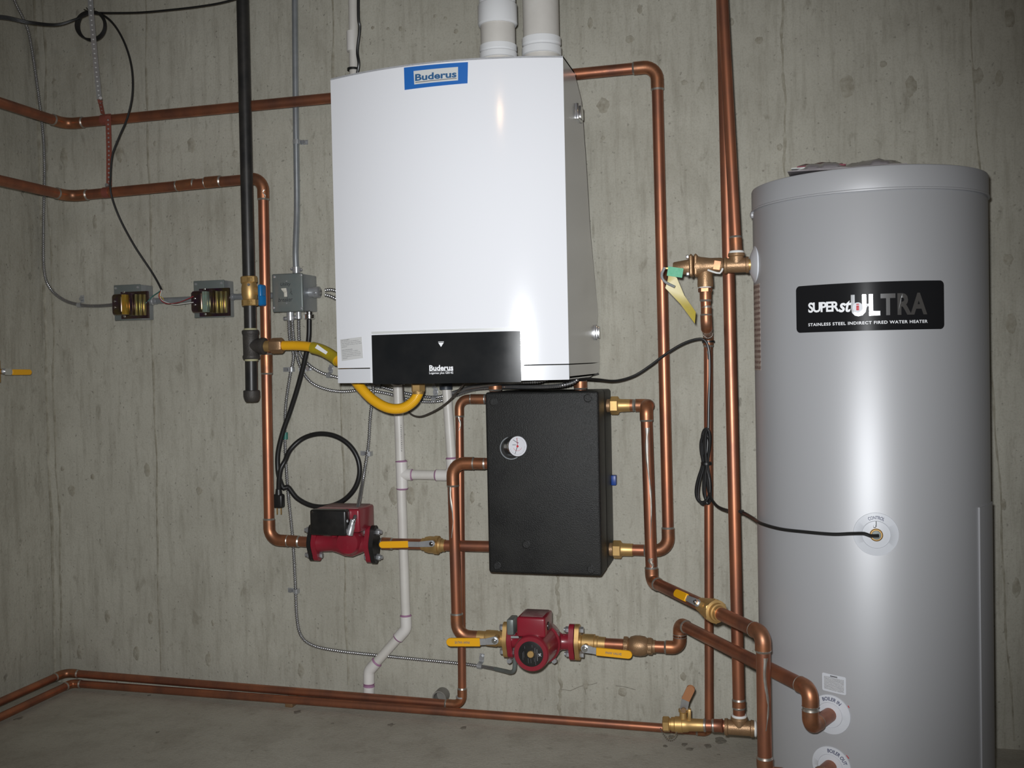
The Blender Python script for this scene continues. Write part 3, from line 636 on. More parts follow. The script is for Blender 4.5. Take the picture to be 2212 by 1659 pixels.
b2, n2, tn2, e2 = esc(1795, 1655, 0.0405, 'BOILER OUT', 100, 18, 0.0288, 0.0072, 0)
for (bb, nn, tt) in ((b1, n1, tn1), (b2, n2, tn2)):
    for a in ((97, 68, 31) if bb is b1 else (84, 41)):
        q = bb - nn*0.009 + (tt*math.cos(math.radians(a)) + Z*math.sin(math.radians(a)))*0.0425; bm = NB(); box(bm, q, (tt*math.sin(math.radians(a))-Z*math.cos(math.radians(a))), nn, (tt*math.cos(math.radians(a))+Z*math.sin(math.radians(a))), 0.005+0.008*(bb is b2), 0.002, 0.0018, 0.0004); obj('red_tape_scrap', bm, 'red_print', tank)
# sensor well on the control escutcheon
obj('sensor_ring', lathe(NB(), cc - cn*0.002, cn, [(0, 0.0125), (0.006, 0.0125), (0.007, 0.0112), (0.0055, 0.0105), (0.0055, 0.0001)], 24), 'brass', tank)
obj('sensor_plug', lathe(NB(), cc + cn*0.002, cn, [(0, 0.0095), (0.006, 0.0088), (0.0065, 0.0001)], 20), 'boxgray', tank)
bm = NB(); box(bm, cc + Z*0.0165 - ct*0.003 + cn*0.001, ct, cn, Z, 0.005, 0.005, 0.005, 0.001); cyl(bm, cc + Z*0.016 + cn*0.002, cc + Z*0.027 + cn*0.001, 0.0009, 6); obj('clamp_screw', bm, 'bolt', tank)
# paper warning label
def printed(name, base, ink, rows):
    m = bpy.data.materials.new(name); m.use_nodes = True; nt = m.node_tree; L = nt.links; b = nt.nodes['Principled BSDF']; b.inputs['Roughness'].default_value = 0.55
    tc = nt.nodes.new('ShaderNodeTexCoord'); sp = nt.nodes.new('ShaderNodeSeparateXYZ'); L.new(tc.outputs['Generated'], sp.inputs[0])
    w = nt.nodes.new('ShaderNodeMath'); w.operation = 'MULTIPLY'; w.inputs[1].default_value = rows; L.new(sp.outputs['Z'], w.inputs[0])
    fr = nt.nodes.new('ShaderNodeMath'); fr.operation = 'PINGPONG'; fr.inputs[1].default_value = 0.5; L.new(w.outputs[0], fr.inputs[0])
    g = nt.nodes.new('ShaderNodeMath'); g.operation = 'GREATER_THAN'; g.inputs[1].default_value = 0.24; L.new(fr.outputs[0], g.inputs[0])
    mp = nt.nodes.new('ShaderNodeMapping'); mp.inputs['Scale'].default_value = (60, 60, rows*2); L.new(tc.outputs['Generated'], mp.inputs[0])
    n = nt.nodes.new('ShaderNodeTexNoise'); n.inputs['Scale'].default_value = 1.0; L.new(mp.outputs[0], n.inputs['Vector'])
    g2 = nt.nodes.new('ShaderNodeMath'); g2.operation = 'GREATER_THAN'; g2.inputs[1].default_value = 0.45; L.new(n.outputs[0], g2.inputs[0])
    mu = nt.nodes.new('ShaderNodeMath'); mu.operation = 'MULTIPLY'; L.new(g.outputs[0], mu.inputs[0]); L.new(g2.outputs[0], mu.inputs[1])
    mx = nt.nodes.new('ShaderNodeMix'); mx.data_type = 'RGBA'; mx.inputs[6].default_value = (*base, 1); mx.inputs[7].default_value = (*ink, 1); L.new(mu.outputs[0], mx.inputs[0]); L.new(mx.outputs[2], b.inputs['Base Color'])
    return m
MT['label_print'] = printed('printed_label', (0.60, 0.61, 0.62), (0.22, 0.22, 0.25), 13)
MT['strip_print'] = printed('printed_strip', (0.44, 0.36, 0.31), (0.15, 0.09, 0.08), 16)
t0, z1 = TKhit(1776, 1452); t1, _ = TKhit(1827, 1452); _, z0 = TKhit(1776, 1490)
wl = obj('warning_label', tk_sheet(t0, t1, z0, z1, 0.0004, 0.0004, 0.003, 10, tilt=-0.05), 'esc', tank, 'small white printed label')
obj('fine_print', tk_sheet(t0+0.016, t1-0.016, z0+0.0035, z1-0.006, 0.0006, 0.0002, 0.0, 8, tilt=-0.05), 'label_print', wl)
obj('heading', tk_sheet(t0+0.07, t1-0.07, z1-0.0058, z1-0.0030, 0.0006, 0.0002, 0.0, 4, tilt=-0.05), 'print_grey', wl)
t0, z1 = TKhit(1641, 612); _, z0 = TKhit(1645, 800); obj('label_strip', tk_sheet(-1.50, t0, z0, z1, 0.0004, 0.0004, 0, 6), 'strip_print', tank, 'narrow printed strip wrapped on the left flank')
# jacket overlap seam on the right flank
th, z1 = TKhit(2118, 1095); bm = tk_sheet(0.94, 1.35, 0.02, z1, 0.003, 0.003, 0.0, 10); obj('jacket_overlap', bm, 'tank', tank)

# bag of papers on the lid
bm = NB(); A = [(1702, 381), (1705, 366), (1760, 357), (1830, 351), (1890, 343), (1945, 338), (1957, 345), (1953, 360)]
bz = TZ+0.0045
pl = W(1703, 375, 0.47); pr = W(1955, 350, 0.50)
def bag_h(u, v): return (0.004 + 0.019*(math.sin(PI*min(1, max(0, u)))**0.5 if 0 < u < 1 else 0)*(0.55+0.45*math.sin(PI*v))) * (0.68+0.5*abs(math.sin(u*5.1+v*2.3)) + 0.10*math.sin(u*31+v*17) + 0.07*math.sin(u*53-v*29)) + (0.007*max(0, u-0.5))
def sheet(u0, u1, v0, v1, lift, scale=1.0, n=22, k=9):
    bm = NB(); T = []; B = []
    for j in range(k+1):
        ra = []; rb = []
        for i in range(n+1):
            u = u0+(u1-u0)*i/n; v = v0+(v1-v0)*j/k
            x = 0.032 + 0.218*u + 0.02*v; y = -0.495 + 0.02*math.sin(u*3) - 0.012*math.sin(u*PI) + 0.22*v
            h = (bag_h(u, v)*scale) * (1 if 0 < i < n and 0 < j < k else 0.25)
            ra.append(bm.verts.new((x, y, bz + lift + h))); rb.append(bm.verts.new((x, y, bz + lift)))
        T.append(ra); B.append(rb)
    for j in range(k):
        for i in range(n):
            bm.faces.new((T[j][i], T[j][i+1], T[j+1][i+1], T[j+1][i])); bm.faces.new((B[j][i], B[j+1][i], B[j+1][i+1], B[j][i+1]))
    for i in range(n):
        bm.faces.new((T[0][i], B[0][i], B[0][i+1], T[0][i+1])); bm.faces.new((T[k][i], T[k][i+1], B[k][i+1], B[k][i]))
    for j in range(k):
        bm.faces.new((T[j][0], T[j+1][0], B[j+1][0], B[j][0])); bm.faces.new((T[j][n], B[j][n], B[j+1][n], T[j+1][n]))
    return bm
bag = thing('manual_bag', 'crumpled plastic bag of manuals lying on the silver tank lid', 'bag', (0.15, -0.40, bz))
obj('plastic_film', sheet(0.0, 1.05, 0, 1, 0.0), 'bag', bag, sharp=60)
obj('booklet', sheet(0.08, 0.52, 0.10, 0.9, 0.012, 0.6, 12, 6), 'bag_red', bag, 'dark red booklet showing through')
obj('paper_sheet', sheet(0.03, 0.30, 0.06, 0.85, 0.008, 0.6, 10, 6), 'bag_paper', bag)

# ================================================================== PIPEWORK
R1, R3 = 0.0143, 0.0111
V = Vector
# ---- upper heating pipe: left wall, behind the boiler, down the right side of the header
SA = 0.085
runA = thing('copper_pipe', 'highest copper pipe, passing behind the boiler and dropping right of the black box', 'pipe', W(1430, 700, SA), 'copper pipe runs')
cA = W(143, 268, SA); tA = W(1419, 143, SA); bA = W(1444, 1187, SA); bA.z = uB.z; bA.y = uB.y
run(runA, [V((cA.x, -1.35, cA.z)), cA, tA, bA, uB - X*0.012], R1)
# ---- second heating pipe: left wall, along, down to the left pump
S2 = 0.11
run2 = thing('copper_pipe', 'copper pipe from the left wall that turns down beside the black gas pipe', 'pipe', W(575, 800, S2), 'copper pipe runs')
c2 = W(152, 424, S2); t2 = W(568, 384, S2); b2_ = W(582, 1166, S2); e2_ = W(672, 1171, S2)
run(run2, [V((c2.x, -1.35, c2.z)), c2, t2, b2_, e2_], R1)
collar(run2, W(384, 401.5, S2), W(419, 397, S2), R1, k=1.05); collar(run2, W(445, 394.5, S2), W(476, 391.5, S2), R1, k=1.12)
collar(run2, W(575.5, 766, S2), W(576.5, 806, S2), R1, k=1.12); collar(run2, W(622, 1168, S2), W(645, 1169.5, S2), R1, k=1.1)
drip(run2, W(571, 412, S2), W(572, 432, S2), R1, 0.005, -0.2)
# ---- left pump to header
run1 = thing('copper_pipe', 'short copper pipe from the left pump valve into the black box', 'pipe', W(1010, 1180, S2), 'copper pipe runs')
pv0 = W(826, 1173, S2); ph = W(1056, 1180, S2); ph.x = HX0+0.015
obj('pipe', cyl(NB(), W(826, 1174, S2), W(915, 1175.5, S2), R1, 18), 'copper', run1); obj('pipe', cyl(NB(), W(955, 1178, S2), ph, R1, 18), 'copper', run1)
collar(run1, W(826, 1173.5, S2), W(846, 1174.5, S2), R1, k=1.12)
obj('joint_ring', lathe(NB(), V((HX0-0.003, ph.y, ph.z)), X, [(-0.010, R1*1.02), (-0.006, R1*1.25), (0.006, R1*1.25)], 18), 'brass', run1)
# ---- header top left, down to the upper floor pipe and off along the left wall
S3 = 0.062
run3 = thing('copper_pipe', 'copper pipe from the top left of the black box down to the upper floor run', 'pipe', W(998, 1200, S3), 'copper pipe runs')
h3 = W(1050, 862, S3); h3.x = HX0+0.015; a3 = W(992, 862, S3); a3.z = h3.z; b3 = W(998.5, 1523, S3); c3 = W(141, 1453, 0.05)
run(run3, [h3, a3, b3, c3, V((c3.x, -1.35, c3.z))], R3)
collar(run3, W(1018, 862, S3), W(1047, 862, S3), R3*1.0, k=1.2); drip(run3, W(992, 888, S3), W(993, 930, S3), R3, 0.006, -0.1)
obj('pipe_tie', lathe(NB(), W(996, 1505, S3), Z, [(-0.002, R3*1.02), (-0.002, R3*1.25), (0.002, R3*1.25), (0.002, R3*1.02)], 16), 'zinc', run3)
# ---- header middle left, down to the lower pump, on to the tank inlet
S4 = 0.150
run4 = thing('copper_pipe', 'copper pipe from the black box down to the lower pump, in front of its neighbour', 'pipe', W(983, 1200, S4), 'copper pipe runs')
h4 = W(1050, 1001, S4); h4.x = HX0+0.012; a4 = W(977, 1000, S4); a4.z = h4.z; b4 = W(988, 1373, S4); v4 = W(1040, 1377, S4)
run(run4, [h4, a4, b4, v4], R1)
collar(run4, W(1024, 1001, S4), W(1046, 1001.5, S4), R1, k=1.06); drip(run4, W(976, 1036, S4), W(979, 1160, S4), R1, 0.006, 0.05); drip(run4, W(985, 1335, S4), W(990, 1362, S4), R1, 0.010, 0.1)
run4b = thing('copper_pipe', 'copper pipe slanting forward from the check valve to the BOILER IN port', 'pipe', W(1600, 1420, 0.4), 'copper pipe runs')
k0 = W(1412, 1396.5, S4); k1 = W(1468, 1399, S4); k2 = W(1468, 1347, S4); k3 = WZ(1750, 1489, k2.z); k4 = V((k3.x, k3.y, b1.z+0.002))
run(run4b, [k0, k1, k2, k3, k4, b1 - n1*0.012], R1, bend=1.35, sock=1.0)
obj('pipe', cyl(NB(), W(1303, 1390.5, S4), W(1352, 1393, S4), R1, 18), 'copper', run4b)
# ---- header top right, forward and down to BOILER OUT
run5 = thing('copper_pipe', 'copper pipe from the upper right of the black box, angled forward past the tank', 'pipe', W(1600, 1350, 0.4), 'copper pipe runs')
q0 = uT - X*0.012; q1 = W(1402, 874, 0.085); q1.z = uT.z; q1.y = uT.y; q2 = q1 + V((0, -0.062, 0)); q3 = W(1408, 1256, -q2.y); q3.x = q3.x; q4 = WZ(1648, 1369, q3.z)
L = ((q4.y-b2.y)/n2.y) if abs(n2.y) > 1e-6 else 0.1; q6 = b2 + n2*L; q5 = V((q4.x, q4.y, b2.z)); q6 = V((q6.x, q4.y, b2.z))
run(run5, [q0, q1, q2, q3, q4, q5, q6, b2 - n2*0.012], R1, bend=1.35, sock=1.0)
collar(run5, q1 - X*0.040, q1 - X*0.056, R1, k=1.1)
drip(run5, q2 + (q3-q2)*0.12, q2 + (q3-q2)*0.75, R1, 0.0065, -0.05); drip(run5, q3 + Z*0.06, q3 + Z*0.032, R1, 0.01, 0.1); drip(run5, q4 - Z*0.045, q4 - Z*0.19, R1, 0.006, -0.2)
# ---- header top right stub up to the boiler
for (px, s, k) in ((1254, 0.10, 1.12), (1070, 0.13, 1.1)):
    c = W(px, 845, s); t = thing('copper_stub', 'short copper stub joining the boiler to the black box, ' + ('right one' if px > 1200 else 'left one'), 'pipe', V((c.x, c.y, HZ1)), 'copper stubs between boiler and box')
    obj('pipe', cyl(NB(), V((c.x, c.y, HZ1-0.01)), V((c.x, c.y, BZ0+0.02)), R1, 18), 'copper', t)
    collar(t, V((c.x, c.y, HZ1+0.004)), V((c.x, c.y, HZ1+0.022)), R1, k=1.2)
# ---- domestic pipes beside the tank
S6 = 0.26; ST = 0.335
run6 = thing('copper_pipe', 'long vertical copper pipe nearest the tank, dropping into the bottom tee', 'pipe', W(1597, 1300, S6), 'copper pipe runs')
ST2 = 0.285
lt = W(1597, 1572, ST2)                                     # lower tee centre
p6b = V((lt.x, lt.y, W(1597, 1545, ST2).z)); d6 = (W(1560, 0, 0.24)-p6b).normalized()
obj('pipe', cyl(NB(), p6b, p6b + d6*((2.65-p6b.z)/d6.z), 0.0138, 18), 'copper', run6)
collar(run6, p6b + d6*0.018, p6b + d6*0.034, 0.0138, k=1.1)
run6f = thing('copper_pipe', 'copper pipe rising from the upper bronze tee past the frame top', 'pipe', W(1588, 545, ST), 'copper pipe runs')
ut = W(1591, 573, ST); u6 = V((ut.x, ut.y, W(1588, 549, ST).z)); d6f = (W(1560, -20, 0.30)-u6).normalized()
obj('pipe', cyl(NB(), u6, u6 + d6f*((2.65-u6.z)/d6f.z), 0.0124, 18), 'copper', run6f); collar(run6f, u6 + d6f*0.006, u6 + d6f*0.036, 0.0124, k=1.1)
# ---- relief discharge, down and away along the floor
S7 = 0.10
run7 = thing('copper_pipe', 'thin vertical copper drop that turns into the lower floor run', 'pipe', W(1531, 1200, S7), 'copper pipe runs')
o0 = W(1523, 622, ST); o1 = W(1526, 708, ST); o2 = W(1530, 722, S7); o3 = W(1532, 1580, S7); o3.z = max(o3.z, 0.0135); o4 = W(156, 1476, 0.06); o4.z = max(o4.z, 0.0135)
run(run7, [o0, o1, o2, o3, o4, V((o4.x, -1.35, o4.z))], R3, bend=1.5, sock=1.1)
collar(run7, W(1524, 648, ST), W(1524, 628, ST), R3, k=1.16); collar(run7, W(1525, 690, ST), W(1525.5, 664, ST), R3, k=1.06); drip(run7, W(1530, 752, S7), W(1530, 815, S7), R3, 0.006, -0.15)
bm = NB(); c = WZ(620, 1522, 0.012); abox(bm, c.x-0.012, c.x+0.012, -0.075, -0.035, 0, 0.028, 0.003); tag(obj('wood_shim', bm, 'bronze'), 'small shim wedged under the floor pipes', 'shim')

# ================================================================== BRONZE TEES, RELIEF VALVE, DRAIN VALVE
def tee_fit(name, label, c, ax, L, r, br, top, tape=True):
    t = thing(name, label, 'pipe fitting', c, 'bronze tees at the tank'); ax = V(ax).normalized()
    obj('tee_body', lathe(NB(), c - ax*L/2, ax, [(0, r*1.08), (L*0.1, r*1.13), (L*0.13, r), (L*0.87, r), (L*0.90, r*1.13), (L, r*1.08)], 28), 'bronze', t)
    h = top.z-c.z; obj('tee_branch', lathe(NB(), c, top-c, [(0, r*0.97), (h*0.70, r*0.97), (h*0.76, r*1.13), (h, r*1.08)], 28), 'bronze', t)
    if tape: obj('thread_tape', lathe(NB(), top - (top-c).normalized()*0.001, top-c, [(0, r*0.98), (0.003, r*1.02), (0.006, r*0.93)], 24), 'teflon', t)
    return t
port = TP3(-1.40, ut.z, 0.0); pn = V((math.sin(-1.40), -math.cos(-1.40), 0))
te1 = tee_fit('bronze_tee', 'bronze tee at the upper side port of the tank', ut, X, M_of(52, ut), 0.0165, 0, V((ut.x, ut.y, W(1588, 547, ST).z)))
obj('nipple', cyl(NB(), ut + X*0.02, V((port.x, ut.y, ut.z)) + X*0.01, 0.0125, 20), 'brass', te1)
th = -1.40; c = TP3(th, ut.z, -0.003)
obj('flank_escutcheon', lathe(NB(), c, pn, [(0, 0.041), (0.003, 0.041), (0.013, 0.018), (0.0135, 0.0001)], 40), 'esc', tank, 'white domed escutcheon on the left flank')
te2 = tee_fit('bronze_tee', 'bronze tee at the bottom side port of the tank', lt, X, M_of(62, lt), 0.0172, 0, V((lt.x, lt.y, W(1597, 1548, ST2).z)))
obj('nipple', cyl(NB(), lt + X*0.02, V((-0.02, lt.y, lt.z)), 0.0125, 20), 'brass', te2); obj('thread_tape', lathe(NB(), lt + X*0.034, X, [(0, 0.0175), (0.004, 0.018), (0.006, 0.013)], 20), 'teflon', te2)
c2p = TP3(-1.40, lt.z, -0.003); obj('flank_escutcheon', lathe(NB(), c2p, pn, [(0, 0.041), (0.003, 0.041), (0.010, 0.018), (0.0105, 0.0001)], 40), 'esc', tank)
# relief valve
rv = thing('relief_valve', 'bronze temperature relief valve with a green tag and yellow tag', 'valve', W(1520, 575, ST))
vl, vr_ = W(1450, 579, ST), W(1563, 573, ST); ax = (vr_-vl).normalized(); Lv = (vr_-vl).length
obj('valve_body', lathe(NB(), vl + ax*Lv*0.46, ax, [(0, 0.0235), (Lv*0.04, 0.0240), (Lv*0.12, 0.0212), (Lv*0.30, 0.0178), (Lv*0.42, 0.0175), (Lv*0.50, 0.017), (Lv*0.54, 0.0145)], 30), 'bronze', rv)
obj('bonnet', lathe(NB(), vl + ax*Lv*0.04, ax, [(0, 0.0115), (0.002, 0.0128), (Lv*0.34, 0.0180), (Lv*0.36, 0.0175)], 30), 'bronze', rv)
cf = W(1499, 574, ST)
for dx in (-0.0052, 0.0052): bm = NB(); box(bm, cf + ax*dx, ax, Y, Z, 0.0095, 0.046, 0.050, 0.006, 3); obj('valve_flange', bm, 'bronze', rv)
for sz in (-1, 1): bolt(rv, cf + Z*sz*0.019 - ax*0.010 - Y*0.014, -ax, 0.0045, 0.006)
obj('outlet', lathe(NB(), W(1523, 585, ST), -Z, [(0, 0.0150), (0.012, 0.0165), (0.030, 0.0175), (0.036, 0.0170)], 28), 'bronze', rv); o = W(1523, 618, ST)
obj('thread_tape', lathe(NB(), o, -Z, [(-0.003, 0.0145), (0, 0.0148), (0.004, 0.013)], 20), 'teflon', rv); obj('outlet_nut', hexnut(NB(), o - Z*0.004, o - Z*0.014, 0.0155), 'fitting', rv)
bm = NB(); plate(bm, W(1542, 572, ST+0.019), W(1556, 574, ST+0.019), 0.019, -Y, 0.002); obj('stamped_pad', bm, 'fitting', rv)
obj('tape_tail', sweep(NB(), catmull([W(1529, 583, ST+0.021), W(1540, 587, ST+0.023), W(1555, 590, ST+0.019), W(1561, 580, ST+0.015)]), 0.0022, 6), 'teflon', rv)
obj('test_lever', sweep(NB(), catmull([W(1436, 578, ST+0.02), W(1430, 590, ST+0.022), W(1431, 602, ST+0.024), W(1440, 611, ST+0.026), W(1458, 620, ST+0.03)]), 0.0032, 8), 'zinc', rv)
bm = NB(); plate(bm, W(1436, 580, ST), W(1452, 580, ST), 0.014, Z, 0.003); obj('lever_root', bm, 'brass', rv)
bm = NB(); plate(bm, W(1442, 585.5, ST+0.022), W(1475, 590, ST+0.022), M_of(20, cf), V((0.1, -1, 0)), 0.0012); obj('green_tag', bm, 'green_tag', rv, 'small green printed tag')
A_ = [W(1445, 590, ST+0.018), W(1462, 600, ST+0.018), W(1478, 638, ST+0.014), W(1503, 674, ST+0.02), W(1501, 699, ST+0.024), W(1470, 657, ST+0.014), W(1437, 622, ST+0.018), W(1442, 606, ST+0.018)]
bm = NB(); vs = [bm.verts.new(p) for p in A_]; vb = [bm.verts.new(p + Y*0.0012) for p in A_]
for q in ((0, 1, 7), (7, 1, 6), (6, 1, 2, 5), (5, 2, 3, 4)): bm.faces.new([vs[i] for i in q]); bm.faces.new([vb[i] for i in reversed(q)])
for i in range(8): bm.faces.new((vs[i], vb[i], vb[(i+1) % 8], vs[(i+1) % 8]))
obj('yellow_tag', bm, 'yellow_tag', rv, 'creased yellow hang tag')
# drain valve at the bottom
dv = thing('drain_valve', 'brass hose drain valve with a chained cap low beside the tank', 'valve', W(1490, 1575, ST2))
z_ = W(1490, 1566, ST2); dA, dB = W(1432, 1564, ST2), W(1564, 1568, ST2); dx = (dB-dA).normalized(); Ld = (dB-dA).length
obj('hose_cap', hexnut(NB(), dA, dA + dx*0.016, 0.0185), 'brass', dv)
obj('valve_body', lathe(NB(), dA + dx*0.015, dx, [(0, 0.0135), (0.004, 0.0135), (0.005, 0.0165), (0.012, 0.0165), (0.014, 0.0185), (0.030, 0.0185), (0.031, 0.0175), (0.042, 0.0170), (0.046, 0.0145), (Ld*0.58, 0.0140)], 28), 'brass', dv)
obj('copper_nipple', cyl(NB(), dA + dx*Ld*0.60, dB + dx*0.004, 0.0128, 20), 'copper', dv)
for f in (0.66, 0.80): obj('solder_ring', lathe(NB(), dA + dx*Ld*f, dx, [(0, 0.0128), (0.002, 0.0152), (0.005, 0.0152), (0.007, 0.0128)], 20), 'solder', dv)
obj('copper_adapter', lathe(NB(), dA + dx*Ld*0.84, dx, [(0, 0.0148), (0.016, 0.0148), (0.019, 0.0165), (0.021, 0.0130)], 20), 'copper', dv)
sp = W(1476, 1545, ST2); obj('stem', lathe(NB(), V((sp.x, sp.y, z_.z+0.012)), Z, [(0, 0.009), (0.016, 0.0085), (0.018, 0.011), (0.024, 0.011)], 20), 'brass', dv)
bm = NB(); abox(bm, W(1486, 1545, ST2).x, W(1493, 1545, ST2).x, -ST2-0.008, -ST2+0.004, z_.z+0.012, z_.z+0.038, 0.001); obj('stop_post', bm, 'brass', dv)
l0 = W(1477, 1532, ST2+0.004); l1 = W(1481, 1511, ST2+0.016); l2 = W(1492, 1488, ST2+0.03)
bm = NB(); plate(bm, l0, l1, 0.018, V((0.25, -1, 0.55)), 0.003, r0=True); lev = obj('lever', bm, 'zinc', dv); bm = NB(); plate(bm, l1, l2, 0.019, V((0.25, -1, 0.5)), 0.005, r1=True); obj('grip', bm, 'lever_old', lev, 'faded orange grip')
obj('stem_nut', hexnut(NB(), l0 - Y*0.004 + Z*0.0, l0 - Y*0.010, 0.007), 'bronze', dv)
pts = even(catmull([W(1427, 1574, ST2), W(1432, 1584, ST2+0.006), W(1440, 1594, ST2+0.012), W(1449, 1596.5, ST2+0.014), W(1457, 1591, ST2+0.012), W(1462, 1581, ST2+0.016)]), 0.0044); bm = NB()
for p in pts: bmesh.ops.create_icosphere(bm, subdivisions=1, radius=0.0019, matrix=Matrix.Translation(p))
obj('bead_chain', bm, 'chrome', dv)

# ================================================================== BALL VALVES AND CHECK VALVE
def lever(parent, pivot, knee, g0, tip, w, nrm, gm='lever', words=None, flip=False, wg=None):
    wg = wg or w*1.12
    bm = NB(); plate(bm, pivot, knee, w, nrm, 0.0028, r0=True, w1=w*0.8); plate(bm, knee, g0 + (tip-g0)*0.05, w*0.8, nrm, 0.0028); lv = obj('lever', bm, 'zinc', parent)
    bm = NB(); plate(bm, g0, tip, wg, nrm, 0.0065, r1=True); bmesh.ops.bevel(bm, geom=list(bm.edges), offset=0.001, segments=1, affect='EDGES'); gp = obj('grip', bm, gm, lv, 'yellow grip')
    n_ = V(nrm).normalized(); bm = hexnut(NB(), pivot + n_*0.0014, pivot + n_*0.007, w*0.38); cyl(bm, pivot + n_*0.007, pivot + n_*0.010, w*0.18, 10); obj('stem_nut', bm, 'chrome', parent)
    obj('stem', cyl(NB(), pivot - n_*0.03, pivot, w*0.42, 14), 'brass', parent)
    if words:
        d = (tip-g0).normalized(); d = d if d.x > 0 else -d; n_ = (n_ - d*n_.dot(d)).normalized(); vz = n_.cross(d) if n_.cross(d).z > 0 else -n_.cross(d)
        Lg = (tip-g0).length; a = (g0 if g0.x < tip.x else tip); w_ = Lg*0.50; h_ = wg*0.30; base = a + d*Lg*(0.30 if not flip else 0.16) - vz*h_/2 + n_*0.0036
        f = (lambda u, v: base + d*u + vz*v) if not flip else (lambda u, v: base + d*(w_-u) + vz*(h_-v))
        obj('lettering', textbm(words, w_, h_, f, 0.02), 'print_grey', gp)
    return lv
def valve_body(parent, A, B, prof, m='brass', n=28, name='valve_body'):
    A, B = V(A), V(B); L = (B-A).length; return obj(name, lathe(NB(), A, B-A, [(a*L, r) for a, r in prof], n), m, parent)
gv_ = 'yellow-handled ball valves'
# left pump side
va = thing('ball_valve', 'brass ball valve with a yellow lever between the left pump and black box', 'valve', W(930, 1176, S2), gv_)
valve_body(va, W(912, 1175.5, S2), W(962, 1178.5, S2), [(0, R1*1.15), (0.12, R1*1.15), (0.14, 0.020), (0.30, 0.0225), (0.52, 0.0225), (0.56, 0.0245), (0.72, 0.0245), (0.74, 0.0195), (0.84, 0.0190), (0.86, R1*1.15), (1, R1*1.12)])
hs = S2+0.036; lever(va, W(933, 1174, hs), W(905, 1176, hs), W(882, 1175.5, hs), W(826, 1176.5, hs), M_of(14, W(930, 1176, hs)), V((0, -1, 0)), wg=M_of(14.5, W(850, 1176, hs)))
# lower pump, left flange valve
vb_ = thing('ball_valve', 'brass flange valve with a yellow lever left of the lower pump', 'valve', W(1065, 1380, S4), gv_)
valve_body(vb_, W(1032, 1376, S4), W(1092, 1381, S4), [(0, R1*1.16), (0.28, R1*1.16), (0.30, 0.0195), (0.38, 0.0205), (0.70, 0.0208), (0.72, 0.0190), (0.78, 0.0198), (0.84, 0.0188), (0.90, 0.0195), (1, 0.0195)])
hs = S4+0.040; lever(vb_, W(1069, 1383.5, hs), W(1050, 1386, hs), W(1037, 1387, hs), W(973, 1387, hs), M_of(17, W(1050, 1386, hs)), V((0, -1, 0)), words='FNW VALVE', flip=True, wg=M_of(18, W(1000, 1387, hs)))
# lower pump, right flange valve
vc_ = thing('ball_valve', 'brass flange valve with a yellow lever right of the lower pump', 'valve', W(1275, 1388, S4), gv_)
valve_body(vc_, W(1250, 1387, S4), W(1308, 1391, S4), [(0, 0.0180), (0.12, 0.0180), (0.16, 0.0215), (0.60, 0.0222), (0.62, 0.0190), (0.72, 0.0190), (0.74, 0.0172), (1, 0.0168)])
hs = S4+0.038; lever(vc_, W(1264, 1401, hs), W(1280, 1405, hs), W(1288, 1407, hs), W(1357, 1414, hs), M_of(18, W(1270, 1400, hs)), V((0, -1, 0)), words='FNW VALVE', wg=M_of(17.5, W(1320, 1410, hs)))
ck = thing('check_valve', 'round-bodied bronze check valve right of the lower pump', 'valve', W(1382, 1395, S4))
valve_body(ck, W(1349, 1393, S4), W(1416, 1397, S4), [(0, 0.0195), (0.12, 0.0198), (0.14, 0.0165), (0.20, 0.0215), (0.34, 0.0248), (0.50, 0.0252), (0.66, 0.0235), (0.76, 0.0185), (0.78, 0.0200), (0.90, 0.0200), (0.92, R1*1.16), (1, R1*1.14)], 'bronze')
A_ = W(1349, 1393, S4); obj('hex_end', hexnut(NB(), A_ - X*0.002, A_ + X*0.009, 0.0215), 'bronze', ck); A_ = W(1404, 1396, S4); obj('hex_end', hexnut(NB(), A_ - X*0.006, A_ + X*0.005, 0.0215), 'bronze', ck)
# forward pipe valve
dq = (q4-q3).normalized(); vm = WZ(1537, 1316, q3.z); tpar = (vm-q3).dot(dq); vm = q3 + dq*tpar
vd = thing('ball_valve', 'brass ball valve with a yellow lever on the pipe angled toward the tank', 'valve', vm, gv_)
valve_body(vd, vm - dq*0.042, vm + dq*0.045, [(0, R1*1.15), (0.18, R1*1.15), (0.20, 0.0195), (0.36, 0.0225), (0.58, 0.0228), (0.60, 0.0255), (0.76, 0.0255), (0.78, 0.0200), (0.88, 0.0195), (0.89, R1*1.15), (1, R1*1.13)])
obj('hex_band', hexnut(NB(), vm + dq*0.010, vm + dq*0.024, 0.0275), 'brass', vd)
nl = (V((-0.75, -0.55, 0.12)) - dq*V((-0.75, -0.55, 0.12)).dot(dq)).normalized(); nl = (CAMP-vm - dq*(CAMP-vm).dot(dq)).normalized()
pv = vm - dq*0.004 + nl*0.034; lever(vd, pv, pv - dq*0.035, pv - dq*0.052, pv - dq*0.100, 0.0165, nl, wg=0.018)
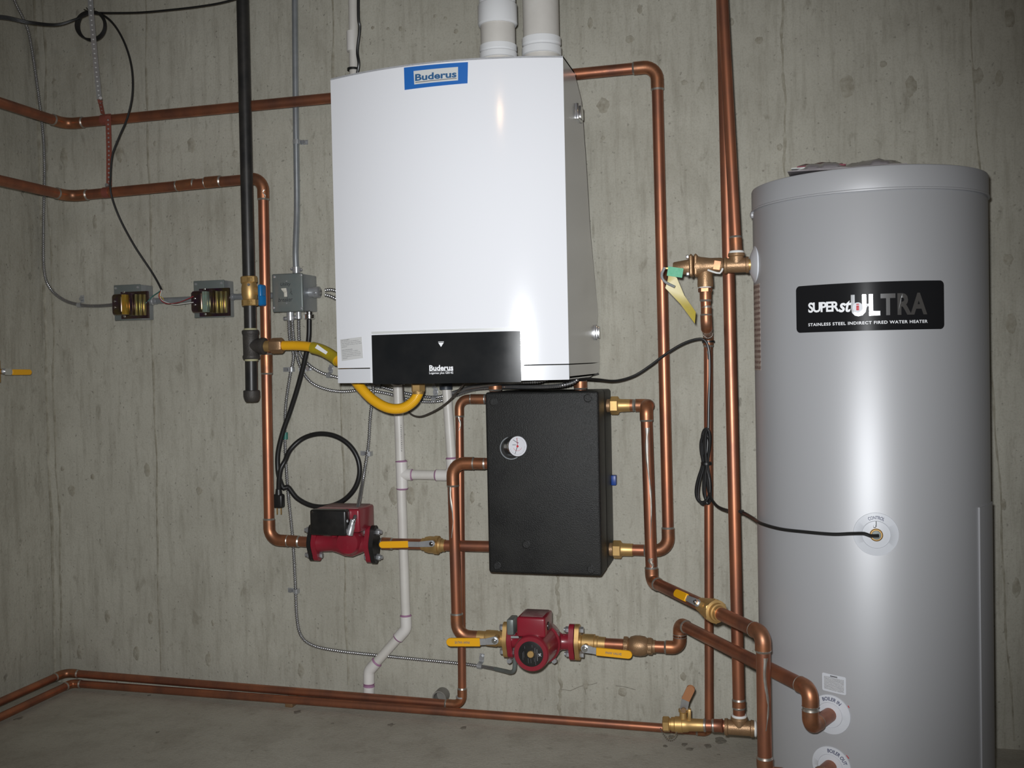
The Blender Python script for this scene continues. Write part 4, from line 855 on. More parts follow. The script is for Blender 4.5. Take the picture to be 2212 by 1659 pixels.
# lever of a valve on the left wall
ve = WX(14, 803, WALLX+0.075); vt = thing('ball_valve', 'yellow lever of a ball valve on the left wall at the frame edge', 'valve', ve, gv_)
e0, e1 = WX(26, 804, WALLX+0.075), WX(63, 804, WALLX+0.075); dv_ = (e1-e0).normalized()
ps = WX(8, 802, WALLX+0.075); lever(vt, ps, ps.lerp(e0, 0.6), e0, e1, M_of(13, e0), V((1, -0.15, 0)), wg=M_of(12, e0))
cv = V((WALLX+0.040, ps.y-0.005, ps.z)); valve_body(vt, cv + V((0, 0, -0.06)), cv + V((0, 0, 0.06)), [(0, 0.015), (0.2, 0.015), (0.25, 0.022), (0.75, 0.022), (0.8, 0.015), (1, 0.015)])
obj('pipe', cyl(NB(), cv - Z*0.055, V((cv.x, cv.y, cv.z-0.22)), R3, 16), 'copper', vt); bm = NB(); cyl(bm, V((WALLX, cv.y, cv.z-0.20)), V((cv.x, cv.y, cv.z-0.20)), 0.012, 12); obj('wall_bracket', bm, 'zinc', vt)
bm = NB(); plate(bm, WX(11, 803, WALLX+0.082), WX(24, 803.5, WALLX+0.082), M_of(14, ps), V((0.55, -0.83, 0.0)), 0.002); obj('bent_lever_web', bm, 'chrome', vt)

# ================================================================== PUMPS
def oval_flange(parent, c, ax, hh, hw, t, m, name='flange', bev=0.003):
    """two-bolt oval flange, long axis vertical"""
    c, ax = V(c), V(ax).normalized(); u = Z; v = ax.cross(u).normalized(); poly = []; rb = 0.017
    for k in range(9): a = PI*k/8; poly.append(c + u*(hh-rb+rb*math.sin(a)) + v*(rb*0.95*math.cos(a)))
    for a in (0.35, 0.12, -0.12, -0.35): poly.append(c - v*hw*math.cos(a*1.6) + u*hw*a*1.6)
    for k in range(9): a = PI*k/8; poly.append(c - u*(hh-rb+rb*math.sin(a)) - v*(rb*0.95*math.cos(a)))
    for a in (-0.35, -0.12, 0.12, 0.35): poly.append(c + v*hw*math.cos(a*1.6) + u*hw*a*1.6)
    bm = prism(NB(), [p - ax*t/2 for p in poly], ax*t); bmesh.ops.bevel(bm, geom=[e for e in bm.edges if e.calc_face_angle(0) > 0.9], offset=bev*0.6, segments=2, affect='EDGES')
    return obj(name, bm, m, parent)
# ---- lower pump, motor towards the room
pB = thing('circulator_pump', 'dark red circulator pump low on the wall with its round motor facing out', 'pump', W(1165, 1400, S4), 'dark red circulator pumps')
axL, axR = W(1096, 1381.5, S4), W(1243, 1387, S4); axd = (axR-axL).normalized(); Lp = (axR-axL).length
for (c, m, off) in ((axL, 'brass', -0.003), (axR, 'brass', 0.006)): oval_flange(pB, c + axd*off, axd, 0.046, 0.026, 0.011, m, 'companion_flange')
for (c, off) in ((axL, 0.010), (axR, -0.008)): oval_flange(pB, c + axd*off, axd, 0.046, 0.026, 0.013, 'red', 'pump_flange')
valve_body(pB, axL + axd*0.012, axR - axd*0.012, [(0, 0.021), (0.12, 0.020), (0.22, 0.030), (0.34, 0.043), (0.5, 0.046), (0.66, 0.043), (0.78, 0.028), (0.86, 0.020), (1, 0.021)], 'red', 30, 'volute')
mc = W(1146.5, 1413, 0.285); mb = V((mc.x, -S4, mc.z))
obj('motor_housing', lathe(NB(), V((mc.x, -S4+0.005, mc.z)), -Y, [(0, 0.047), (0.030, 0.052), (0.034, 0.053), (0.046, 0.053), (0.050, 0.049), (0.085, 0.0455), (0.125, 0.0440), (0.137, 0.0432), (0.140, 0.041), (0.140, 0.031), (0.1385, 0.0305), (0.1385, 0.0001)], 48), 'red', pB)
MT['dustgrey'] = MT['red_dusty']
face = obj('nameplate', lathe(NB(), V((mc.x, -0.2838, mc.z)), -Y, [(0, 0.0308), (0.0012, 0.0308), (0.0014, 0.030), (0.0014, 0.0001)], 40), 'pumpblack', pB, 'round black motor nameplate')
obj('vent_plug', lathe(NB(), V((mc.x, -0.2850, mc.z)), -Y, [(0, 0.0085), (0.004, 0.0082), (0.0048, 0.0072), (0.0048, 0.0001)], 24), 'brass', pB)
fy = -0.2855
bm = NB()
def FB(u, v): return V((mc.x+u*0.030, fy, mc.z+v*0.030))
plate(bm, FB(0.52, 0.42), FB(0.55, -0.52), 0.0014, Y, 0.0003); 
for (u, v0, v1) in ((-0.66, 0.1, -0.5), (-0.58, 0.2, -0.3), (-0.22, -0.35, -0.75), (0.0, -0.4, -0.72), (0.38, 0.55, -0.85), (0.32, 0.5, 0.1), (-0.5, 0.62, 0.42), (0.12, 0.75, 0.55), (0.28, -0.3, -0.6)):
    plate(bm, FB(u, v0), FB(u+0.02, v1), 0.0005, Y, 0.0003)
obj('fine_print', bm, 'print_grey', face)
bm = NB(); plate(bm, FB(0.66, 0.10), FB(0.86, -0.14), 0.0009, Y, 0.0003); plate(bm, FB(0.66, -0.14), FB(0.84, 0.06), 0.0009, Y, 0.0003); plate(bm, FB(0.84, 0.06), FB(0.80, 0.12), 0.0009, Y, 0.0003); plate(bm, FB(0.62, 0.0), FB(0.74, -0.02), 0.0008, Y, 0.0003); obj('maker_mark', bm, 'print_white', face)
tb0, tb1 = W(1115, 1333, 0.272), W(1178, 1374, 0.272)
bm = NB(); abox(bm, tb0.x, tb1.x, -0.272, -0.185, tb1.z-0.006, tb0.z, 0.006, 3); tb = obj('terminal_box', bm, 'red', pB)
bm = NB(); abox(bm, tb0.x+0.008, tb1.x-0.008, -0.262, -0.190, tb0.z-0.0008, tb0.z+0.0006, 0.0004); obj('dust_layer', bm, 'dustgrey', tb, 'pale dust on the box top')
c = W(1183, 1352, 0.24); obj('grommet', lathe(NB(), V((tb1.x-0.002, c.y, c.z)), X, [(0, 0.011), (0.004, 0.010), (0.0045, 0.0001)], 18), 'pumpblack', tb)
for (px, py) in ((1199, 1364), (1197, 1428), (1100, 1428)):
    c = W(px, py, 0.175); bolt(pB, c + Y*0.01, -Y, 0.007, 0.012, name='head_screw')
for (c, sg) in ((axL + axd*0.000, 1), (axR + axd*0.0, 1)):
    for sz in (-1, 1):
        p = c + Z*sz*0.031; bolt(pB, p - axd*(0.009 if c == axL else 0.0145), -axd, 0.0085, 0.010, 0.004 if c != axL else 0.0); bolt(pB, p + axd*(0.016 if c == axL else 0.0115), axd, 0.0085, 0.010)
bm = NB(); box(bm, W(1107, 1350, 0.17), X, Y, Z, 0.018, 0.05, 0.04, 0.004); obj('bracket', bm, 'boxgray', pB); bm = NB(); plate(bm, W(1104, 1376, 0.215), W(1121, 1376, 0.215), 0.005, -Y, 0.004); obj('cable_clamp', bm, 'zinc', pB)
# ---- left pump, black cover towards the room
pA = thing('circulator_pump', 'dark red circulator pump with a black square cover at the left', 'pump', W(740, 1170, S2), 'dark red circulator pumps')
aL, aR = W(678, 1172, S2), W(806, 1176, S2); ad = (aR-aL).normalized()
nL = (ad + V((0, -0.35, 0))).normalized()
oval_flange(pA, aL - ad*0.004, ad, 0.050, 0.028, 0.011, 'pumpblack', 'companion_flange'); oval_flange(pA, aL + ad*0.010, ad, 0.050, 0.028, 0.014, 'red', 'pump_flange')
oval_flange(pA, aR - ad*0.010, ad, 0.050, 0.028, 0.013, 'red', 'pump_flange'); oval_flange(pA, aR + ad*0.004, ad, 0.052, 0.029, 0.012, 'pumpblack', 'companion_flange')
for c, sg in ((aL, -1), (aR, 1)):
    for sz in (-1, 1):
        p = c + Z*sz*0.034; bolt(pA, p + ad*sg*0.010, ad*sg, 0.009, 0.010, 0.006); bolt(pA, p - ad*sg*0.017, -ad*sg, 0.0085, 0.008)
valve_body(pA, aL + ad*0.014, aR - ad*0.014, [(0, 0.027), (0.10, 0.024), (0.30, 0.0225), (0.42, 0.027), (0.56, 0.034), (0.70, 0.035), (0.82, 0.028), (0.92, 0.022), (1, 0.024)], 'red', 30, 'volute')
vc2 = W(760, 1168, S2); obj('volute_bowl', lathe(NB(), vc2 + V((0, 0.04, 0.0)), -Y, [(0, 0.03), (0.012, 0.036), (0.06, 0.036), (0.072, 0.030), (0.076, 0.0001)], 36), 'red', pA)
obj('motor_housing', lathe(NB(), W(740, 1140, 0.13) + V((0, 0.115, 0)), -Y, [(0, 0.034), (0.01, 0.042), (0.10, 0.046), (0.11, 0.042)], 36), 'red', pA)
cv0, cv1 = W(668, 1101, 0.205), W(748, 1158, 0.205)
bm = NB(); abox(bm, cv0.x+0.001, cv1.x+0.026, -0.178, -0.075, cv1.z+0.004, cv0.z-0.001, 0.006, 3); mb_ = obj('terminal_box', bm, 'red', pA)
bm = NB(); abox(bm, cv0.x+0.010, cv1.x+0.018, -0.165, -0.082, cv0.z-0.0015, cv0.z+0.0003, 0.0003); obj('dust_layer', bm, 'dustgrey', mb_, 'pale dust on the box top')
bm = NB(); abox(bm, cv0.x, cv1.x, -0.205, -0.176, cv1.z, cv0.z, 0.006, 3); cov = obj('box_cover', bm, 'pumpblack', pA, 'glossy black square cover'); obj('cover_screw', lathe(NB(), W(675, 1107, 0.206), -Y, [(0, 0.003), (0.0015, 0.0025), (0.0015, 0.0001)], 10), 'chrome', cov)
cn0 = W(757, 1146, 0.19); obj('cable_connector', lathe(NB(), cn0, V((0.25, 0.1, 1)), [(-0.012, 0.0095), (0.012, 0.0095), (0.014, 0.0080), (0.030, 0.0078)], 16), 'zinc', pA); bolt(pA, cn0 + V((-0.006, -0.006, 0.0)), V((-0.5, -1, 0)), 0.007, 0.006, name='connector_screw'); bolt(pA, cn0 + V((-0.004, -0.004, 0.026)), V((-1, -0.6, 0)), 0.005, 0.010, name='connector_screw')

# ================================================================== GAS LINE
SG = 0.165; RG = 0.0166
gas = thing('gas_pipe', 'black iron gas pipe coming down from above with a capped drip leg', 'pipe', W(543, 868, SG))
g_top = W(524, 0, SG); g_v0 = W(537.5, 600, SG); dg = (g_top-g_v0).normalized()
obj('pipe', cyl(NB(), g_v0, g_v0 + dg*((2.68-g_v0.z)/dg.z), RG, 24), 'iron', gas)
obj('nipple', cyl(NB(), W(540, 655, SG), W(541, 720, SG), RG, 24), 'iron', gas); obj('nipple', cyl(NB(), W(542.5, 768, SG), W(543.5, 850, SG), RG, 24), 'iron', gas)
ta, tb_ = W(541, 713, SG), W(543, 776, SG); Lt = (tb_-ta).length
tee = obj('tee', lathe(NB(), ta, tb_-ta, [(0, 0.0210), (0.003, 0.0232), (0.009, 0.0232), (0.012, 0.0212), (Lt-0.012, 0.0212), (Lt-0.009, 0.0232), (Lt-0.003, 0.0232), (Lt, 0.0210)], 28), 'cast', gas, 'cast iron tee')
tm = W(543, 746.5, SG); te = W(576, 748, SG-0.0); obj('tee_branch', lathe(NB(), tm, te-tm, [(0, 0.020), (0.026, 0.0205), (0.030, 0.0228), (0.040, 0.0228), (0.043, 0.018)], 28), 'cast', gas)
ca, cb = W(543.5, 843, SG), W(544, 868, SG); Lc = (cb-ca).length; obj('cap', lathe(NB(), ca, cb-ca, [(0, 0.0205), (0.002, 0.0222), (Lc*0.55, 0.0222), (Lc*0.85, 0.0195), (Lc, 0.0150)], 28), 'cast', gas, 'drip leg cap')
for (px, py) in ((541, 712.5), (543, 777)): c = W(px, py, SG); obj('dope_ring', lathe(NB(), c, Z, [(-0.004, RG*1.01), (-0.003, RG*1.08), (0.003, RG*1.08), (0.004, RG*1.01)], 22), 'dope', gas)
gvv = thing('gas_valve', 'brass gas shut-off valve with a blue lever on the black pipe', 'valve', W(539, 630, SG))
ga, gb = W(537.5, 597, SG), W(540.5, 661, SG); Lg = (gb-ga).length; gd = (gb-ga).normalized()
obj('valve_body', lathe(NB(), ga + gd*0.012, gd, [(0, 0.0165), (0.006, 0.019), (0.020, 0.0215), (0.036, 0.0215), (0.050, 0.019), (Lg-0.024, 0.0165)], 28), 'brass', gvv)
for f0, f1 in ((0.0, 0.018), (Lg-0.018, Lg)): obj('hex_end', lathe(NB(), ga + gd*f0, gd, [(0, 0.0205), (0.002, 0.0225), (f1-f0-0.002, 0.0225), (f1-f0, 0.0205)], 8, rot=PI/8), 'brass', gvv)
for py in (603, 653):
    c = W(539, py, SG+0.0215); bm = NB(); box(bm, c, X, Y, Z, 0.014, 0.004, 0.011, 0.001); obj('stamped_pad', bm, 'brass', gvv)
obj('stem', cyl(NB(), W(545, 628, SG), W(562, 629, SG), 0.012, 18), 'brass', gvv); bolt(gvv, W(538, 615, SG+0.02), -Y, 0.004, 0.004)
q = W(566, 638, SG); bm = NB(); box(bm, q, X, Y, Z, 0.012, 0.030, 0.058, 0.005, 3); bh = obj('lever', bm, 'blue_lever', gvv, 'blue tee lever'); bm = NB(); box(bm, q + V((0.004, -0.006, -0.014)), V((0.9, -0.3, 0)).normalized(), V((0.3, 0.9, 0)).normalized(), Z, 0.010, 0.022, 0.026, 0.004); obj('lever_wing', bm, 'blue_lever', bh)
# flexible yellow hose
hose = thing('gas_hose', 'yellow coated flexible gas hose looping under the boiler', 'hose', W(850, 890, 0.3))
n0 = W(576, 748, SG); n1_ = W(586, 747.5, SG); n2_ = W(612, 746.5, SG)
obj('adapter', cyl(NB(), n0 - X*0.008, n1_ + X*0.004, 0.0150, 20), 'brass', hose); obj('flare_nut', hexnut(NB(), n1_, n2_, 0.0215), 'bronze', hose)
hp = [W(608, 746.5, SG), W(640, 746.5, SG+0.004), W(668, 749, SG+0.012), W(698, 758, SG+0.025), W(728, 777, SG+0.045), W(755, 806, SG+0.09), W(778, 836, 0.285), W(806, 864, 0.295), W(838, 881, 0.30), W(868, 882, 0.30), W(892, 868, 0.30), W(904, 848, 0.30), W(905, 830, 0.30)]
qq = even(catmull(hp, 0.003), 0.0012); obj('hose', sweep(NB(), qq, [0.0128*(1.0 if (i//1) % 3 else 0.955) for i in range(len(qq))], 18), 'yellow', hose, sharp=80)
wr = even(catmull(hp[2:6], 0.004), 0.006); wr = wr[2:int(len(wr)*0.62)]; obj('tag_wrap', sweep(NB(), wr, 0.0158, 14), 'yellow_tag', hose, 'yellow paper tag wrapped round the hose')
bm = NB(); plate(bm, W(683, 748, SG+0.042), W(706, 763, SG+0.052), 0.011, V((0, -1, 0.3)), 0.0006, w1=0.008); obj('tag_label', bm, 'print_white', hose)
c = W(903.5, 846, 0.30); zt_ = BZ0-0.001; bm = hexnut(NB(), V((c.x, c.y, c.z)), V((c.x, c.y, zt_)), 0.0175, 0.06); obj('flare_nut', bm, 'brass', hose, 'bright brass nut under the boiler'); obj('ferrule', lathe(NB(), V((c.x, c.y, c.z-0.006)), Z, [(0, 0.0140), (0.008, 0.0155)], 18), 'brass', hose)

# ================================================================== PLASTIC DRAINS
SP = 0.028; RP = 0.0133
d1 = thing('drain_pipe', 'white plastic drain pipe with two bends running down to the floor', 'pipe', W(797, 1500, SP), 'white plastic drain pipes')
m1 = W(859, 832, SP); m2 = W(877.5, 1358, SP); m3 = W(797, 1449, SP); m4 = W(796, 1512, SP); m1.z = BZ0+0.004; m4.z = max(0.0, m4.z-0.03)
run(d1, [m1, m2, m3, m4], RP, 'pvc', 'pvc_fit', 'primer', bend=1.8, sock=2.0, k=1.2)
tA_, tB_ = W(867, 997, SP), W(869, 1055, SP); collar(d1, tA_, tB_, RP, 'pvc_fit', 'primer', 'tee', 1.22)
tc_ = W(868, 1025, SP); obj('tee_branch', cyl(NB(), tc_, W(890, 1025.5, SP), RP*1.22, 20), 'pvc_fit', d1)
obj('joint_ring', lathe(NB(), W(890, 1025.5, SP), X, [(-0.001, RP*1.24), (0.003, RP*1.02)], 18), 'primer', d1)
collar(d1, W(797, 1482, SP), W(796, 1506, SP), RP, 'pvc_fit', 'primer', 'coupling', 1.2)
pL = W(866, 945, SP+RP+0.0006); obj('lettering', textbm('CHARLOTTE', 0.052, 0.008, lambda u, v: V((pL.x - 0.004 + v*0.9, pL.y + 0.0003, pL.z+0.03-u)), 0.0), 'print_grey', d1) if False else None
bm = NB(); rp = random.Random(3)
for k in range(13):
    z0 = pL.z + 0.034 - k*0.0058
    for q_ in range(2):
        u0 = rp.uniform(-0.0025, 0.0025); plate(bm, V((pL.x+0.001+u0, pL.y+0.0007, z0)), V((pL.x+0.001-u0*rp.random(), pL.y+0.0007, z0-rp.uniform(0.001, 0.004))), 0.0008, -Y, 0.0003)
obj('printed_marking', bm, 'print_grey', d1)
obj('boss', lathe(NB(), W(859, 828, SP), -Z, [(-0.01, 0.020), (0.004, 0.019), (0.006, 0.014)], 20), 'pvc_fit', d1)
d2 = thing('drain_pipe', 'short white plastic drain pipe from the dark rubber union to the side tee', 'pipe', W(975, 1010, SP), 'white plastic drain pipes')
m5 = W(963.5, 838, SP+0.004); m5.z = BZ0+0.004; m6 = W(978, 1027, SP+0.002); m7 = W(888, 1025.5, SP)
m5.y = -SP-0.004
run(d2, [m5, m6, m7], RP, 'pvc', 'pvc_fit', 'primer', bend=1.6, sock=1.8, k=1.2)
c = W(963.5, 842, SP+0.004); obj('rubber_union', lathe(NB(), V((c.x, c.y, c.z)), Z, [(0, 0.0165), (0.001, 0.0178), (BZ0-c.z, 0.0178)], 24), 'rubber', d2, 'dark rubber union')
d3 = thing('condensate_pipe', 'thin white plastic pipe with a coupling rising behind the boiler top', 'pipe', W(765, 150, 0.045))
a0, a1_ = W(764, 175, 0.045), W(759, -250, 0.045); obj('pipe', cyl(NB(), a0 - Z*0.08, a1_, 0.0126, 20), 'pvc', d3); collar(d3, W(760.2, 68, 0.045), W(761, 111, 0.045), 0.0126, 'pvc_fit', None, 'coupling', 1.2)
tagc = W(763, 150, 0.045); obj('cable_tie', lathe(NB(), tagc, Z, [(-0.003, 0.0145), (-0.003, 0.0165), (0.003, 0.0165), (0.003, 0.0145)], 20), 'cord', d3)
w1 = tag(obj('black_cable', cable(NB(), [W(776, -200, 0.07), W(774, 20, 0.07), W(777, 60, 0.065), W(772, 110, 0.06), W(775, 140, 0.06), W(768, 175, 0.05)], 0.0042), 'cord'), 'black cable tied beside the thin white pipe at the boiler top', 'cable')
st_ = W(945, 1504, 0.03); st = thing('pipe_stub', 'short open grey pipe stub at the foot of the wall', 'pipe', V((st_.x, 0, 0.0)))
obj('sleeve', lathe(NB(), V((st_.x+0.006, 0, st_.z-0.004)), -Y, [(0, 0.020), (0.035, 0.020), (0.035, 0.0165), (0.004, 0.0165), (0.004, 0.0001)], 24), 'sticker_dark', st)

# ================================================================== CONDUIT AND SWITCH BOX
emt = thing('conduit', 'thin grey steel conduit dropping into the switch box', 'conduit', W(641, 590, 0.03))
JS = S_of(655, 687, 630); JS = max(0.05, min(0.12, JS))
cpts = [W(637, -260, 0.012), W(637, 0, 0.012), W(639, 250, 0.012), W(641.5, 430, 0.012), W(640, 500, 0.022), W(638.5, 545, 0.030), W(640, 592, 0.032)]
obj('tube', sweep(NB(), catmull(cpts, 0.02), 0.0086, 16), 'emt', emt)
obj('box_connector', lathe(NB(), W(640, 576, 0.032), -Z, [(0, 0.0095), (0.001, 0.0112), (0.018, 0.0112)], 14), 'zinc', emt); bolt(emt, W(647, 583, 0.034), X, 0.004, 0.008); bolt(emt, W(632, 581, 0.034), -X, 0.0035, 0.006)
def strap(px, py, s, r, d, label, dirv=X, hold=None):
    """one-hole clip: a saddle over the cable and an ear screwed to the wall"""
    c = W(px, py, s); dirv = V(dirv); t = thing('pipe_strap', label, 'strap', V((c.x, 0, c.z)), 'one-hole straps on the wall'); up_ = dirv.cross(Y).normalized(); bm = NB(); w = 0.013
    pts = [c + (dirv*math.cos(a) - Y*math.sin(a))*(r+0.0012) for a in [PI*k/8 for k in range(9)]]
    prof = [V((c.x, -0.001, c.z)) + dirv*0.030, V((c.x, -0.001, c.z)) + dirv*(r+0.003)] + pts + [V((c.x, -0.001, c.z)) - dirv*(r+0.0012)]
    for a, b in zip(prof, prof[1:]):
        n_ = (b-a).cross(up_)
        if n_.length > 1e-9 and (b-a).length > 1e-6: plate(bm, a, b, w, n_, 0.0016)
    obj('saddle', bm, 'zinc', t); e = V((c.x, -0.002, c.z)) + dirv*0.019; bolt(t, e, -Y, 0.0065, 0.007, name='screw'); return t
strap(640.5, 307, 0.012, 0.0088, 1, 'steel strap holding the grey conduit left of the boiler')
jb = thing('switch_box', 'grey steel switch box with marker writing left of the boiler', 'switch box', W(640, 672, 0.0))
f0, f1 = W(587, 593, JS), W(654, 672, JS); JX1 = W(687, 630, 0).x
bm = NB(); abox(bm, f0.x+0.003, f1.x, -JS+0.006, 0, f1.z+0.001, f0.z-0.001, 0.003); obj('box_body', bm, 'emt', jb)
bm = NB(); abox(bm, f0.x, f1.x+0.002, -JS-0.002, -JS+0.007, f1.z-0.001, f0.z+0.001, 0.004, 3); cvr = obj('cover', bm, 'boxgray', jb, 'dark grey raised cover')
def JF(px, py, d=0.0): return W(px, py, JS+0.0025+d)
for (px, py) in ((592.5, 598), (591, 665), (650, 594), (651, 666)): c = JF(px, py); obj('screw', lathe(NB(), c + Y*0.001, -Y, [(0, 0.004), (0.002, 0.0036), (0.0026, 0.002), (0.0026, 0.0001)], 12), 'zinc', cvr)
for py in (607.5, 655): obj('screw', lathe(NB(), JF(619, py) + Y*0.001, -Y, [(0, 0.0026), (0.0018, 0.002), (0.0018, 0.0001)], 10), 'zinc', cvr)
c = JF(618, 632); bm = NB(); box(bm, c - Y*0.001, X, Y, Z, 0.011, 0.004, 0.024, 0.001); obj('switch_plate', bm, 'print_grey', cvr)
bm = NB(); prism(bm, [c + V((-0.0045, -0.002, -0.011)), c + V((0.0045, -0.002, -0.011)), c + V((0.0045, -0.004, 0.0)), c + V((0.0075, -0.013, 0.008)), c + V((-0.0075, -0.013, 0.008)), c + V((-0.0045, -0.004, 0.0))], V((0, 0.0, 0.003))); box(bm, c + V((0, -0.008, 0.006)), X, V((0, 0.85, 0.5)), V((0, -0.5, 0.85)), 0.0085, 0.006, 0.012, 0.001); box(bm, c + V((0, -0.003, -0.005)), X, Y, Z, 0.009, 0.003, 0.014, 0.001); obj('toggle', bm, 'ivory', cvr, 'ivory toggle')
for (s, a, b, sh) in (('Utility', (606, 610.5), (628, 619), 0.2), ('breaker', (601, 643), (632, 651), 0.25)):
    p, q = JF(*a), JF(*b); obj('handwriting', textbm(s, q.x-p.x, p.z-q.z, lambda u, v, p=p, q=q: V((p.x+u, p.y-0.0003, q.z+v)), 0.0, sh), 'print_black', cvr)
obj('handwriting', sweep(NB(), [JF(*q, 0.0003) for q in ((626, 636), (628.5, 623), (631, 637), (627.5, 631), (630.5, 629))], 0.0004, 5), 'print_black', cvr)
# fittings around the box
for (px, py, r, L, rr) in ((627, 672, 0.0105, 0.026, 'duplex'), (645, 672, 0.0075, 0.022, 'single')):
    c = W(px, py, 0.04); obj('cable_connector', lathe(NB(), c, -Z, [(0, r), (L*0.6, r), (L*0.62, r*1.1), (L, r*1.1)], 16), 'zinc', jb); bolt(jb, c - Z*L*0.8 - X*r, -X, 0.0055, 0.010, name='connector_screw')
c = W(668, 674, 0.045); obj('cord_grip', lathe(NB(), c, -Z, [(0, 0.0105), (0.006, 0.0105), (0.008, 0.0155), (0.018, 0.0150), (0.021, 0.011)], 24), 'chrome', jb, 'bright cord grip')
c = V((f1.x, -0.045, W(690, 631, 0.045).z)); obj('cable_connector', lathe(NB(), c, X, [(0, 0.014), (0.012, 0.014), (0.013, 0.016), (0.028, 0.016), (0.030, 0.013)], 18), 'zinc', jb); bolt(jb, c + V((0.02, -0.014, -0.004)), -Y, 0.005, 0.006, name='connector_screw')

# ================================================================== TRANSFORMER BOXES
def transformer(fx0, fx1, fy0, fy1, bx, lam, label, tx0, tx1, ty0, ty1):
    s = max(0.04, min(0.12, S_of(fx1, bx, (fy0+fy1)/2))); a, b = W(fx0, fy0, s), W(fx1, fy1, s)
    t = thing('transformer_box', label, 'transformer', V(((a.x+b.x)/2, 0, b.z)), 'small transformers on steel boxes')
    bm = NB(); abox(bm, a.x+0.002, b.x, -s, 0, b.z, a.z, 0.003); obj('box_body', bm, 'emt', t)
    bm = NB(); abox(bm, a.x, b.x+0.001, -s-0.004, -s+0.001, b.z-0.001, a.z+0.001, 0.002); obj('cover', bm, 'boxgray', t)
    for (u, v) in ((0.08, 0.92), (0.92, 0.92), (0.93, 0.08)): c = V((a.x+(b.x-a.x)*u, -s-0.004, b.z+(a.z-b.z)*v)); obj('screw', lathe(NB(), c, -Y, [(0, 0.004), (0.002, 0.003), (0.002, 0.0001)], 10), 'zinc', t)
    s2 = s+0.055; p, q = W(tx0, ty0, s2), W(tx1, ty1, s2); w = q.x-p.x; h = p.z-q.z
    bm = NB(); abox(bm, p.x, p.x+w*0.42, -s2, -s-0.006, q.z+h*0.12, p.z-h*0.10, 0.010, 4); obj('end_bell', bm, 'dichro_dark', t, 'dark iridescent end bell')
    bm = NB(); abox(bm, p.x+w*0.03, q.x, -s-0.012, -s-0.003, q.z, p.z, 0.001); obj('mounting_plate', bm, 'dichro_dark', t)
    for k in range(2):
        x0 = p.x+w*(0.40+0.075*k); bm = NB(); abox(bm, x0, x0+w*0.065, -s2-0.001, -s-0.006, q.z+h*0.14, p.z-h*0.14, 0.0012); obj('lamination', bm, lam, t)
    bm = NB(); abox(bm, p.x+w*0.56, p.x+w*0.66, -s2+0.010, -s-0.006, q.z+h*0.10, p.z-h*0.08, 0.002); obj('bracket', bm, 'dichro_dark', t)
    for k in range(3):
        x0 = p.x+w*(0.68+0.105*k); bm = NB(); abox(bm, x0, x0+w*0.06, -s2+0.022+0.008*k, -s-0.006, q.z+h*0.10, p.z-h*0.12, 0.0015); obj('coil_strip', bm, 'dichro', t)
    for (u, v) in ((0.18, 0.62), (0.18, 0.40), (0.50, 0.94), (0.50, 0.06)): c = V((p.x+w*u, -s2-0.000, q.z+h*v)); obj('terminal', lathe(NB(), c, -Y, [(0, 0.0035), (0.003, 0.003), (0.004, 0.0015)], 10), 'chrome', t)
    return s, a, b, s2, p, q
T1 = transformer(247, 306, 617, 690, 333, 'gold', 'leftmost small transformer with amber laminations on a grey box', 238, 300, 629, 686)
T2 = transformer(419, 487, 608, 684, 507, 'cyan', 'small transformer with pale teal laminations nearest the gas pipe', 409, 478, 622, 681)
def emtrun(name, label, pts, r=0.0088, conn=()):
    t = thing(name, label, 'conduit', pts[0]); obj('tube', sweep(NB(), pts, r, 14), 'emt', t)
    for c, d in conn: obj('box_connector', lathe(NB(), c, d, [(0, 0.0118), (0.014, 0.0118), (0.016, 0.0098), (0.026, 0.0098)], 14), 'zinc', t)
    return t
emtrun('conduit', 'short steel conduit between the two small transformer boxes', [W(320, 651, 0.03), W(425, 646, 0.03)], conn=((W(322, 651, 0.03), X),))
emtrun('conduit', 'short steel conduit from the right transformer box toward the switch box', [W(485, 642, 0.03), W(600, 638, 0.03)], conn=((W(488, 642, 0.03), X),))

# ================================================================== ARMOURED CABLES
RA = 0.0054
def armored(label, pts, r=RA):
    return tag(obj('armored_cable', ribbed(NB(), pts, r), 'armor', sharp=60), label, 'cable', 'ribbed armored cables')
xw = WALLX+0.012
armored('ribbed cable down the left corner to the leftmost transformer', [WX(8, -120, xw), WX(28, -10, xw), WX(50, 40, xw), WX(66, 90, xw), W(90, 260, 0.009), W(96, 360, 0.009), W(94, 480, 0.010), W(95, 580, 0.010), W(108, 622, 0.010), W(138, 648, 0.012), W(175, 659, 0.016), W(210, 661, 0.022), W(250, 658, 0.035)])
armored('ribbed cable dropping from the switch box to the lower pump', [W(624, 690, 0.035), W(626, 730, 0.03), W(634, 770, 0.015), W(626, 815, 0.010), W(617, 880, 0.010), W(616, 960, 0.010), W(622, 1060, 0.012), W(632, 1160, 0.012), W(638, 1260, 0.010), W(641, 1330, 0.010), W(650, 1372, 0.010), W(676, 1394, 0.010), W(730, 1406, 0.008), W(820, 1416, 0.0075), W(920, 1426, 0.010), W(1000, 1434, 0.016), W(1042, 1440, 0.02), W(1076, 1446, 0.06)])
tag(obj('flexible_lead', sweep(NB(), catmull([W(1070, 1445, 0.055), W(1092, 1450, 0.09), W(1104, 1452, 0.12), W(1111, 1446, 0.135), W(1112, 1425, 0.14), W(1110, 1395, 0.15), W(1109, 1365, 0.16)]), 0.0056, 10), 'boxgray'), 'smooth grey cable lead bending up behind the lower pump', 'cable')
